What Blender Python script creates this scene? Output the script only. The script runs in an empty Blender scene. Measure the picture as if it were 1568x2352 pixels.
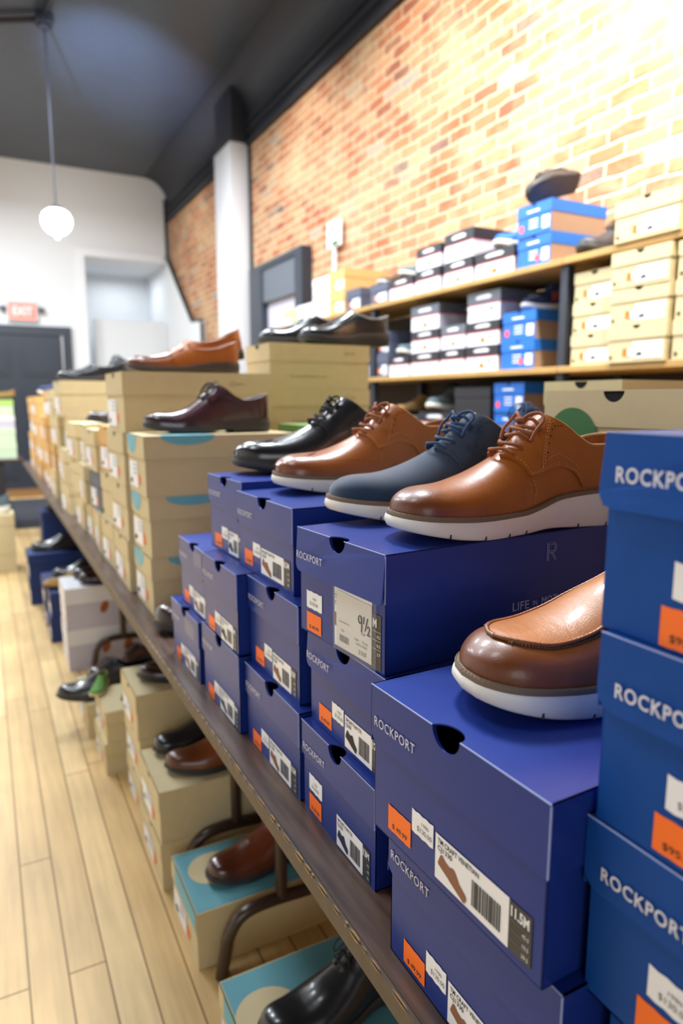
import bpy, bmesh, math, random
from mathutils import Vector, Matrix
random.seed(7)
PI = math.pi
EYE = 1.12                       # camera height above the floor
TT = EYE - 0.49                  # table top height
sc = bpy.context.scene
COL = sc.collection

# ------------------------------------------------------------------ materials
MATS = {}
def lin(c):
    return tuple(((x/255)/12.92 if x/255 <= .04045 else ((x/255+.055)/1.055)**2.4) for x in c)
def newmat(name):
    m = bpy.data.materials.new(name); m.use_nodes = True
    nt = m.node_tree; b = nt.nodes['Principled BSDF']
    MATS[name] = m
    return m, nt, b
def mat(name, rgb, rough=.6, metal=0, spec=.5, var=0, vscale=20, bump=0, bscale=200, coat=0, sheen=0, alpha=1, emis=None, estr=0, bdist=.001):
    m, nt, b = newmat(name)
    c = lin(rgb)
    b.inputs['Base Color'].default_value = (*c, 1)
    b.inputs['Roughness'].default_value = rough
    b.inputs['Metallic'].default_value = metal
    b.inputs['Specular IOR Level'].default_value = spec
    if coat:
        b.inputs['Coat Weight'].default_value = coat; b.inputs['Coat Roughness'].default_value = .28
    if sheen:
        b.inputs['Sheen Weight'].default_value = sheen; b.inputs['Sheen Roughness'].default_value = .5
    if alpha < 1: b.inputs['Alpha'].default_value = alpha
    if emis:
        b.inputs['Emission Color'].default_value = (*lin(emis), 1); b.inputs['Emission Strength'].default_value = estr
    tc = None
    if var or bump:
        tc = nt.nodes.new('ShaderNodeTexCoord')
    if var:
        n = nt.nodes.new('ShaderNodeTexNoise'); n.inputs['Scale'].default_value = vscale; n.inputs['Detail'].default_value = 4
        nt.links.new(tc.outputs['Object'], n.inputs['Vector'])
        r = nt.nodes.new('ShaderNodeMix'); r.data_type = 'RGBA'
        r.inputs[6].default_value = (*[x*(1-var) for x in c], 1); r.inputs[7].default_value = (*[min(1, x*(1+var)) for x in c], 1)
        nt.links.new(n.outputs['Fac'], r.inputs[0]); nt.links.new(r.outputs[2], b.inputs['Base Color'])
    if bump:
        n = nt.nodes.new('ShaderNodeTexNoise'); n.inputs['Scale'].default_value = bscale; n.inputs['Detail'].default_value = 3
        nt.links.new(tc.outputs['Object'], n.inputs['Vector'])
        bp = nt.nodes.new('ShaderNodeBump'); bp.inputs['Strength'].default_value = bump; bp.inputs['Distance'].default_value = bdist
        nt.links.new(n.outputs['Fac'], bp.inputs['Height']); nt.links.new(bp.outputs['Normal'], b.inputs['Normal'])
    return m

def leather(name, main, toe, rough=.3, bump=.25, edge=0.10, coat=.25, bscale=900):
    """leather burnished darker towards the toe and the feather edge"""
    m, nt, b = newmat(name)
    tc = nt.nodes.new('ShaderNodeTexCoord')
    sep = nt.nodes.new('ShaderNodeSeparateXYZ'); nt.links.new(tc.outputs['Object'], sep.inputs[0])
    mr = nt.nodes.new('ShaderNodeMapRange'); mr.inputs[1].default_value = .01; mr.inputs[2].default_value = edge
    mr.interpolation_type = 'SMOOTHSTEP'
    nt.links.new(sep.outputs['X'], mr.inputs[0])
    nz = nt.nodes.new('ShaderNodeTexNoise'); nz.inputs['Scale'].default_value = 25; nz.inputs['Detail'].default_value = 5
    nt.links.new(tc.outputs['Object'], nz.inputs['Vector'])
    mz = nt.nodes.new('ShaderNodeMapRange'); mz.inputs[1].default_value = .028; mz.inputs[2].default_value = .065
    nt.links.new(sep.outputs['Z'], mz.inputs[0])
    mx = nt.nodes.new('ShaderNodeMath'); mx.operation = 'MULTIPLY_ADD'; mx.inputs[1].default_value = .35; 
    nt.links.new(mz.outputs[0], mx.inputs[0]); 
    sc_ = nt.nodes.new('ShaderNodeMath'); sc_.operation = 'MULTIPLY'; sc_.inputs[1].default_value = .65
    nt.links.new(mr.outputs[0], sc_.inputs[0]); nt.links.new(sc_.outputs[0], mx.inputs[2])
    ad = nt.nodes.new('ShaderNodeMath'); ad.operation = 'MULTIPLY_ADD'; ad.inputs[1].default_value = .4; ad.inputs[2].default_value = -.2
    nt.links.new(nz.outputs['Fac'], ad.inputs[0])
    a2 = nt.nodes.new('ShaderNodeMath'); a2.operation = 'ADD'; a2.use_clamp = True
    nt.links.new(ad.outputs[0], a2.inputs[0]); nt.links.new(mx.outputs[0], a2.inputs[1])
    r = nt.nodes.new('ShaderNodeMix'); r.data_type = 'RGBA'
    r.inputs[6].default_value = (*lin(toe), 1); r.inputs[7].default_value = (*lin(main), 1)
    nt.links.new(a2.outputs[0], r.inputs[0]); nt.links.new(r.outputs[2], b.inputs['Base Color'])
    b.inputs['Roughness'].default_value = rough
    b.inputs['Coat Weight'].default_value = coat; b.inputs['Coat Roughness'].default_value = .12
    v = nt.nodes.new('ShaderNodeTexNoise'); v.inputs['Scale'].default_value = bscale; v.inputs['Detail'].default_value = 2
    nt.links.new(tc.outputs['Object'], v.inputs['Vector'])
    # creases across the ball of the foot
    w = nt.nodes.new('ShaderNodeTexNoise'); w.inputs['Scale'].default_value = 60; w.inputs['Detail'].default_value = 2
    mp = nt.nodes.new('ShaderNodeMapping'); mp.inputs['Scale'].default_value = (1.6, .45, .8)
    nt.links.new(tc.outputs['Object'], mp.inputs[0]); nt.links.new(mp.outputs[0], w.inputs['Vector'])
    ms = nt.nodes.new('ShaderNodeMath'); ms.operation = 'MULTIPLY_ADD'; ms.inputs[1].default_value = 2.0
    nt.links.new(w.outputs['Fac'], ms.inputs[0]); nt.links.new(v.outputs['Fac'], ms.inputs[2])
    bp = nt.nodes.new('ShaderNodeBump'); bp.inputs['Strength'].default_value = bump; bp.inputs['Distance'].default_value = .0006
    nt.links.new(ms.outputs[0], bp.inputs['Height']); nt.links.new(bp.outputs['Normal'], b.inputs['Normal'])
    return m

def glow(name, rgb, s):
    return mat(name, rgb, rough=.4, emis=rgb, estr=s)

# ------------------------------------------------------------------ mesh builder
class MB:
    def __init__(s): s.v = []; s.f = []; s.m = []
    def add(s, vs, fs, mi=0):
        o = len(s.v); s.v += [tuple(p) for p in vs]
        for f in fs: s.f.append(tuple(i+o for i in f)); s.m.append(mi)
    def box(s, x0, x1, y0, y1, z0, z1, mi=0, M=None):
        vs = [Vector((x, y, z)) for x in (x0, x1) for y in (y0, y1) for z in (z0, z1)]
        if M: vs = [M @ p for p in vs]
        s.add(vs, [(0,1,3,2),(4,6,7,5),(0,4,5,1),(2,3,7,6),(0,2,6,4),(1,5,7,3)], mi)
    def bbox(s, x0, x1, y0, y1, z0, z1, c=.002, mi=0):
        """box with chamfered vertical and horizontal edges"""
        bm = bmesh.new(); bmesh.ops.create_cube(bm, size=1)
        for v in bm.verts:
            v.co = Vector(((x0+x1)/2+v.co.x*(x1-x0), (y0+y1)/2+v.co.y*(y1-y0), (z0+z1)/2+v.co.z*(z1-z0)))
        bmesh.ops.bevel(bm, geom=bm.edges[:], offset=c, segments=2, affect='EDGES', profile=.5)
        bm.verts.index_update()
        s.add([v.co.copy() for v in bm.verts], [[v.index for v in f.verts] for f in bm.faces], mi); bm.free()
    def plate(s, pts, origin, ux, uy, t, mi=0, shift=None):
        """prism: 2D outline pts on plane (origin,ux,uy), thickness t along the normal ux x uy"""
        ux = Vector(ux); uy = Vector(uy); n = ux.cross(uy).normalized(); o = Vector(origin)
        a = [o+ux*p[0]+uy*p[1]+(Vector(shift(p)) if shift else Vector()) for p in pts]
        b = [p+n*t for p in a]; k = len(pts)
        fs = [tuple(range(k-1, -1, -1)), tuple(range(k, 2*k))] + [(i, (i+1) % k, (i+1) % k+k, i+k) for i in range(k)]
        s.add(a+b, fs, mi)
    def flat(s, pts, origin, ux, uy, mi=0):
        ux = Vector(ux); uy = Vector(uy); o = Vector(origin)
        s.add([o+ux*p[0]+uy*p[1] for p in pts], [tuple(range(len(pts)))], mi)
    def grid(s, P, mi=0, closeu=False, closev=False, flip=False):
        nu = len(P); nv = len(P[0]); vs = [p for r in P for p in r]; fs = []
        for i in range(nu if closeu else nu-1):
            for j in range(nv if closev else nv-1):
                a = i*nv+j; b = ((i+1) % nu)*nv+j; c = ((i+1) % nu)*nv+(j+1) % nv; d = i*nv+(j+1) % nv
                fs.append((a, d, c, b) if flip else (a, b, c, d))
        s.add(vs, fs, mi)
    def tube(s, pts, r, n=8, mi=0, closed=False, caps=True):
        pts = [Vector(p) for p in pts]; k = len(pts)
        rr = r if isinstance(r, (list, tuple)) else [r]*k
        up = None; rings = []
        for i in range(k):
            if closed: t = pts[(i+1) % k]-pts[i-1]
            else: t = pts[min(i+1, k-1)]-pts[max(i-1, 0)]
            if t.length < 1e-9: t = Vector((0, 0, 1))
            t.normalize()
            if up is None:
                up = Vector((0, 0, 1)) if abs(t.z) < .9 else Vector((1, 0, 0))
            side = t.cross(up)
            if side.length < 1e-6: side = t.orthogonal()
            side.normalize(); up = side.cross(t).normalized()
            rings.append([pts[i]+(side*math.cos(2*PI*j/n)+up*math.sin(2*PI*j/n))*rr[i] for j in range(n)])
        s.grid(rings, mi, closeu=closed, closev=True, flip=True)
        if caps and not closed:
            o = len(s.v)-k*n
            s.f.append(tuple(o+j for j in range(n))); s.m.append(mi)
            s.f.append(tuple(o+(k-1)*n+n-1-j for j in range(n))); s.m.append(mi)
    def lathe(s, prof, cx, cy, n=32, mi=0):
        s.grid([[Vector((cx+r*math.cos(2*PI*j/n), cy+r*math.sin(2*PI*j/n), z)) for j in range(n)] for r, z in prof], mi, closev=True)
    def mesh(s, name, mats, smooth=False, angle=None, recalc=True):
        me = bpy.data.meshes.new(name); me.from_pydata(s.v, [], s.f)
        mats = mats if isinstance(mats, (list, tuple)) else [mats]
        for m in mats: me.materials.append(MATS[m] if isinstance(m, str) else m)
        me.polygons.foreach_set('material_index', s.m)
        if recalc:
            bm = bmesh.new(); bm.from_mesh(me); bmesh.ops.recalc_face_normals(bm, faces=bm.faces); bm.to_mesh(me); bm.free()
        if smooth:
            me.shade_smooth()
            if angle: me.set_sharp_from_angle(angle=math.radians(angle))
        me.update(); return me

def spline(pts, n=8, closed=False):
    P = [Vector(p) for p in pts]; out = []; k = len(P)
    for i in range(k if closed else k-1):
        if closed: a, b, c, d = P[i-1], P[i], P[(i+1) % k], P[(i+2) % k]
        else: a, b, c, d = P[max(i-1, 0)], P[i], P[i+1], P[min(i+2, k-1)]
        for j in range(n):
            t = j/n
            out.append(.5*((2*b)+(-a+c)*t+(2*a-5*b+4*c-d)*t*t+(-a+3*b-3*c+d)*t**3))
    if not closed: out.append(P[-1])
    return out

def link(name, data, parent=None, loc=(0,0,0), rz=0, rx=0, ry=0, scale=None):
    o = bpy.data.objects.new(name, data); COL.objects.link(o)
    o.location = loc; o.rotation_euler = (rx, ry, rz)
    if scale: o.scale = scale
    if parent: o.parent = parent
    return o
def tag(o, label, cat, group=None):
    o['label'] = label; o['category'] = cat
    if group: o['group'] = group
    return o
def thing(name, label, cat, loc, rz=0, rx=0, ry=0, group=None):
    return tag(link(name, None, None, loc, rz, rx, ry), label, cat, group)
def struct(name, me, loc=(0,0,0)):
    o = link(name, me, None, loc); o['kind'] = 'structure'; return o

TXT = {}
def text_geo(s, size, bold=0, spacing=1.0):
    """vertices and faces of flat lettering starting at the origin, cap height = size"""
    k = (s, bold, spacing)
    if k not in TXT:
        cu = bpy.data.curves.new('t', 'FONT'); cu.body = s; cu.size = 1; cu.offset = bold; cu.space_character = spacing
        cu.resolution_u = 3; cu.fill_mode = 'FRONT'
        o = bpy.data.objects.new('t', cu); COL.objects.link(o)
        dg = bpy.context.evaluated_depsgraph_get(); dg.update()
        me = bpy.data.meshes.new_from_object(o.evaluated_get(dg))
        TXT[k] = ([v.co.copy() for v in me.vertices], [tuple(p.vertices) for p in me.polygons])
        bpy.data.objects.remove(o); bpy.data.curves.remove(cu); bpy.data.meshes.remove(me)
    vs, fs = TXT[k]
    q = size/.70
    return [v*q for v in vs], fs
def text_on(mb, s, size, origin, ux, uy, mi=0, bold=0, spacing=1.0, width=None):
    vs, fs = text_geo(s, size, bold, spacing)
    ux = Vector(ux); uy = Vector(uy); o = Vector(origin); sx = 1
    if width: sx = width/max(v.x for v in vs)
    mb.add([o+ux*(v.x*sx)+uy*v.y for v in vs], fs, mi)
# ------------------------------------------------------------------ palette
mat('blue_card', (33,57,140), rough=.33, metal=.28, spec=.30, var=.05, vscale=60, bump=.05, bscale=700)
mat('blue_card_faded', (12,72,152), rough=.5, metal=.15, spec=.2, var=.08, vscale=60, bump=.05, bscale=700)  # same blue card with the cyan tint of daylight put into its colour
mat('card_inside', (120,100,80), rough=.9)
mat('card_edge', (150,165,215), rough=.8)
mat('kraft', (206,190,150), rough=.7, spec=.25, var=.06, vscale=40, bump=.05, bscale=500)
mat('kraft_warm', (214,172,110), rough=.7, spec=.25, var=.06, vscale=40)
mat('kraft_pale', (216,198,154), rough=.7, spec=.25, var=.05, vscale=40)
mat('kraft_brown', (150,125,108), rough=.75, spec=.25, var=.05, vscale=40)
mat('bright_blue', (28,104,196), rough=.45, var=.05)
mat('navy_card', (14,44,104), rough=.5, var=.06)
mat('white_card', (226,226,232), rough=.55)
mat('lilac_card', (196,192,208), rough=.55)
mat('black_card', (34,35,42), rough=.5)
mat('grey_card', (92,98,108), rough=.55)
mat('slate_card', (78,84,104), rough=.55)
mat('green_card', (110,150,82), rough=.6)
mat('mint_card', (200,222,190), rough=.6)
mat('lime_card', (170,205,110), rough=.6)
mat('teal_print', (104,174,190), rough=.5)
mat('green_print', (58,112,62), rough=.6)
mat('red_print', (186,36,52), rough=.5)
mat('pink_print', (255,90,80), rough=.5)
mat('indigo_print', (70,72,160), rough=.5)
mat('rust_print', (156,84,30), rough=.6, var=.3, vscale=80)
mat('white_label', (240,242,246), rough=.45)
mat('cream_label', (228,226,220), rough=.5)
mat('orange_label', (255,116,28), rough=.5)
mat('ink', (30,30,36), rough=.6)
mat('label_brown', (142,92,66), rough=.6)
mat('label_black', (40,42,46), rough=.6)
mat('grey_ink', (120,120,126), rough=.6)
mat('faint_ink', (168,150,118), rough=.6)
mat('strip_black', (52,52,58), rough=.4)
mat('foil_text', (214,216,232), rough=.4)
mat('dim_text', (170,176,215), rough=.4)
mat('teal_box', (96,158,170), rough=.55)
mat('clear_tape', (200,205,215), rough=.12, alpha=.16, spec=.8)
# shoes
leather('tan_leather', (160,88,28), (96,46,16), edge=.07, rough=.36, coat=.15)
leather('tan_leather_light', (190,124,72), (180,108,56), rough=.36, bump=.5)
leather('brown_leather', (136,72,32), (78,36,16), edge=.12, rough=.3)
leather('brogue_leather', (168,98,50), (118,58,24), edge=.10, rough=.32)
leather('burgundy_leather', (64,34,40), (40,22,26), rough=.22, coat=.5)
leather('black_leather', (34,36,40), (20,20,23), rough=.24, coat=.5)
leather('chestnut_leather', (118,58,34), (60,28,18), rough=.22, coat=.6)
leather('dark_brown_leather', (82,52,40), (40,26,22), rough=.24, coat=.5)
leather('loafer_leather', (158,90,36), (92,44,22), edge=.14, rough=.3)
mat('navy_suede', (34,55,80), rough=.85, spec=.2, var=.18, vscale=45, bump=.25, bscale=1500, sheen=.4)
mat('olive_suede', (158,124,70), rough=.9, spec=.2, var=.15, vscale=45, sheen=.3)
mat('green_suede', (104,150,82), rough=.9, spec=.2, var=.2, vscale=45)
mat('grey_mesh', (92,108,114), rough=.9, var=.2, vscale=60, bump=.3, bscale=900)
mat('blue_mesh', (20,90,190), rough=.7, var=.2, vscale=60)
mat('navy_mesh', (24,44,88), rough=.8)
mat('lining', (176,132,86), rough=.8)
mat('dark_lining', (60,52,48), rough=.9)
mat('grey_lining', (150,152,156), rough=.8)
mat('sole_white', (226,222,212), rough=.5, spec=.35, var=.04, vscale=30, bump=.08, bscale=500)
mat('sole_black', (38,38,40), rough=.55, var=.1)
mat('sole_brown', (46,36,32), rough=.5)
mat('welt', (118,98,78), rough=.75, bump=.3, bscale=800)
mat('dark_welt', (50,44,40), rough=.7)
mat('groove', (70,68,72), rough=.8)
mat('tan_lace', (150,86,42), rough=.75, bump=.6, bscale=1400)
mat('navy_lace', (38,70,110), rough=.8, bump=.6, bscale=1400)
mat('black_lace', (24,24,27), rough=.8, bump=.5, bscale=1400)
mat('brown_lace', (84,52,36), rough=.8)
mat('tan_thread', (206,150,92), rough=.8)
mat('dark_thread', (54,52,60), rough=.8)
mat('navy_thread', (30,42,70), rough=.8)
mat('hole', (14,9,6), rough=.9)
mat('orange_trim', (240,90,40), rough=.6)
mat('neon_green', (150,240,40), rough=.5)
# building
mat('black_ceiling', (52,61,74), rough=.36, spec=.4, var=.15, vscale=3, bump=.25, bscale=14, bdist=.01)
mat('black_paint', (44,48,58), rough=.5, spec=.35)
mat('door_paint', (44,52,64), rough=.4)
mat('white_wall', (222,225,228), rough=.7, bump=.05, bscale=30)
mat('white_trim', (228,230,234), rough=.45)
mat('floor_mat', (50,51,60), rough=.95, bump=.5, bscale=300)
mat('dark_trim', (40,34,32), rough=.6)
mat('threshold_wood', (150,105,55), rough=.5)
mat('shelf_wood', (176,140,82), rough=.55, var=.25, vscale=8)
mat('post_metal', (58,62,72), rough=.45, metal=.4)
mat('tube_brown', (60,42,34), rough=.28, spec=.6)
mat('table_edge', (92,78,64), rough=.6, var=.25, vscale=60)
mat('chip_wood', (176,140,90), rough=.9)
mat('grey_panel', (92,100,110), rough=.4)
mat('dark_shelf', (44,36,30), rough=.7)
mat('steel', (170,172,176), rough=.35, metal=.9)
glow('globe_glass', (255,246,232), 9)
glow('exit_red', (255,96,84), 1.6)
mat('exit_case', (200,205,205), rough=.5)

def table_wood():
    m, nt, b = newmat('table_wood')
    tc = nt.nodes.new('ShaderNodeTexCoord'); mp = nt.nodes.new('ShaderNodeMapping'); mp.inputs['Scale'].default_value = (14, 1.2, 14)
    nz = nt.nodes.new('ShaderNodeTexNoise'); nz.inputs['Scale'].default_value = 6; nz.inputs['Detail'].default_value = 8
    nt.links.new(tc.outputs['Object'], mp.inputs[0]); nt.links.new(mp.outputs[0], nz.inputs['Vector'])
    cr = nt.nodes.new('ShaderNodeValToRGB')
    cr.color_ramp.elements[0].position = .35; cr.color_ramp.elements[0].color = (*lin((60,42,34)), 1)
    cr.color_ramp.elements[1].position = .7; cr.color_ramp.elements[1].color = (*lin((104,80,66)), 1)
    nt.links.new(nz.outputs['Fac'], cr.inputs[0]); nt.links.new(cr.outputs[0], b.inputs['Base Color'])
    b.inputs['Roughness'].default_value = .38
table_wood()

def brick():
    m, nt, b = newmat('brick_wall')
    L = nt.links.new
    tc = nt.nodes.new('ShaderNodeTexCoord'); sep = nt.nodes.new('ShaderNodeSeparateXYZ'); cb = nt.nodes.new('ShaderNodeCombineXYZ')
    L(tc.outputs['Object'], sep.inputs[0]); L(sep.outputs['Y'], cb.inputs[0]); L(sep.outputs['Z'], cb.inputs[1])
    nz0 = nt.nodes.new('ShaderNodeTexNoise'); nz0.inputs['Scale'].default_value = 7; nz0.inputs['Detail'].default_value = 3
    L(cb.outputs[0], nz0.inputs['Vector'])
    va = nt.nodes.new('ShaderNodeVectorMath'); va.operation = 'MULTIPLY_ADD'; va.inputs[1].default_value = (.03, .03, 0)
    L(nz0.outputs['Color'], va.inputs[0]); L(cb.outputs[0], va.inputs[2])
    bt = nt.nodes.new('ShaderNodeTexBrick'); bt.offset = .5
    for k, v in (('Scale', 1), ('Mortar Size', .0095), ('Mortar Smooth', .9), ('Bias', .0), ('Brick Width', .200), ('Row Height', .066)):
        bt.inputs[k].default_value = v
    bt.inputs['Color1'].default_value = (0, 0, 0, 1); bt.inputs['Color2'].default_value = (1, 1, 1, 1); bt.inputs['Mortar'].default_value = (.5, .5, .5, 1)
    L(va.outputs[0], bt.inputs['Vector'])
    cr = nt.nodes.new('ShaderNodeValToRGB'); e = cr.color_ramp.elements
    cols = [(0, (104,92,86)), (.04, (140,82,58)), (.3, (160,92,58)), (.55, (172,104,68)), (.75, (182,124,86)), (.95, (188,146,108)), (1, (140,140,138))]
    e[0].position = 0; e[0].color = (*lin(cols[0][1]), 1); e[1].position = 1; e[1].color = (*lin(cols[-1][1]), 1)
    for p, c in cols[1:-1]:
        x = e.new(p); x.color = (*lin(c), 1)
    L(bt.outputs['Color'], cr.inputs[0])
    n1 = nt.nodes.new('ShaderNodeTexNoise'); n1.inputs['Scale'].default_value = 2.2; n1.inputs['Detail'].default_value = 9; n1.inputs['Roughness'].default_value = .7
    L(cb.outputs[0], n1.inputs['Vector'])
    r1 = nt.nodes.new('ShaderNodeValToRGB'); r1.color_ramp.elements[0].position = .42; r1.color_ramp.elements[1].position = .66
    r1.color_ramp.elements[1].color = (.9, .9, .9, 1)
    L(n1.outputs['Fac'], r1.inputs[0])
    mx1 = nt.nodes.new('ShaderNodeMix'); mx1.data_type = 'RGBA'; mx1.inputs[7].default_value = (*lin((192,160,122)), 1)
    L(r1.outputs[0], mx1.inputs[0]); L(cr.outputs[0], mx1.inputs[6])
    mx2 = nt.nodes.new('ShaderNodeMix'); mx2.data_type = 'RGBA'; mx2.inputs[7].default_value = (*lin((204,184,154)), 1)
    L(bt.outputs['Fac'], mx2.inputs[0]); L(mx1.outputs[2], mx2.inputs[6]); L(mx2.outputs[2], b.inputs['Base Color'])
    b.inputs['Roughness'].default_value = .85
    bp = nt.nodes.new('ShaderNodeBump'); bp.inputs['Strength'].default_value = .6; bp.inputs['Distance'].default_value = .006; bp.invert = True
    ad = nt.nodes.new('ShaderNodeMath'); ad.operation = 'MULTIPLY_ADD'; ad.inputs[1].default_value = .5
    L(n1.outputs['Fac'], ad.inputs[0]); L(bt.outputs['Fac'], ad.inputs[2]); L(ad.outputs[0], bp.inputs['Height']); L(bp.outputs[0], b.inputs['Normal'])
brick()

def boards():
    m, nt, b = newmat('floor_boards')
    L = nt.links.new
    tc = nt.nodes.new('ShaderNodeTexCoord'); sep = nt.nodes.new('ShaderNodeSeparateXYZ'); cb = nt.nodes.new('ShaderNodeCombineXYZ')
    L(tc.outputs['Object'], sep.inputs[0]); L(sep.outputs['Y'], cb.inputs[0]); L(sep.outputs['X'], cb.inputs[1])
    bt = nt.nodes.new('ShaderNodeTexBrick'); bt.offset = .37; bt.offset_frequency = 3; bt.squash = .8; bt.squash_frequency = 2
    for k, v in (('Scale', 1), ('Mortar Size', .0022), ('Mortar Smooth', .3), ('Bias', 0), ('Brick Width', 1.3), ('Row Height', .0705)):
        bt.inputs[k].default_value = v
    bt.inputs['Color1'].default_value = (*lin((200,166,110)), 1); bt.inputs['Color2'].default_value = (*lin((219,190,137)), 1); bt.inputs['Mortar'].default_value = (*lin((130,100,60)), 1)
    L(cb.outputs[0], bt.inputs['Vector'])
    mp = nt.nodes.new('ShaderNodeMapping'); mp.inputs['Scale'].default_value = (1.5, 22, 1)
    L(cb.outputs[0], mp.inputs[0])
    n = nt.nodes.new('ShaderNodeTexNoise'); n.inputs['Scale'].default_value = 3; n.inputs['Detail'].default_value = 8
    L(mp.outputs[0], n.inputs['Vector'])
    n2 = nt.nodes.new('ShaderNodeTexNoise'); n2.inputs['Scale'].default_value = 4; n2.inputs['Detail'].default_value = 5
    L(cb.outputs[0], n2.inputs['Vector'])
    av = nt.nodes.new('ShaderNodeMath'); av.operation = 'ADD'; L(n.outputs['Fac'], av.inputs[0]); L(n2.outputs['Fac'], av.inputs[1])
    mr = nt.nodes.new('ShaderNodeMapRange'); mr.inputs[1].default_value = .6; mr.inputs[2].default_value = 1.4; mr.inputs[3].default_value = .74; mr.inputs[4].default_value = 1.15
    L(av.outputs[0], mr.inputs[0])
    mx = nt.nodes.new('ShaderNodeMix'); mx.data_type = 'RGBA'; mx.blend_type = 'MULTIPLY'; mx.inputs[0].default_value = 1
    L(bt.outputs['Color'], mx.inputs[6]); L(mr.outputs[0], mx.inputs[7]); L(mx.outputs[2], b.inputs['Base Color'])
    b.inputs['Roughness'].default_value = .42; b.inputs['Specular IOR Level'].default_value = .35
    bp = nt.nodes.new('ShaderNodeBump'); bp.inputs['Strength'].default_value = .4; bp.inputs['Distance'].default_value = .002; bp.invert = True
    L(bt.outputs['Fac'], bp.inputs['Height']); L(bp.outputs[0], b.inputs['Normal'])
boards()
# ------------------------------------------------------------------ shoes (local frame: toe at x=0, heel at x=L, ground z=0)
def curve(tab):
    xs = [p[0] for p in tab]; ys = [p[1] for p in tab]; n = len(xs)
    d = [(ys[i+1]-ys[i])/(xs[i+1]-xs[i]) for i in range(n-1)]
    m = [d[0]]+[0 if d[i-1]*d[i] <= 0 else 2*d[i-1]*d[i]/(d[i-1]+d[i]) for i in range(1, n-1)]+[d[-1]]
    def f(x):
        x = min(max(x, xs[0]), xs[-1]); i = 0
        while i < n-2 and x > xs[i+1]: i += 1
        h = xs[i+1]-xs[i]; t = (x-xs[i])/h
        return (2*t**3-3*t*t+1)*ys[i]+(t**3-2*t*t+t)*h*m[i]+(-2*t**3+3*t*t)*ys[i+1]+(t**3-t*t)*h*m[i+1]
    return f
def cap(s, c, n=2.2):
    q = 1-min(max(s, 0)/c, 1)
    return max(0, 1-q**n)**(1/n)

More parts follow.
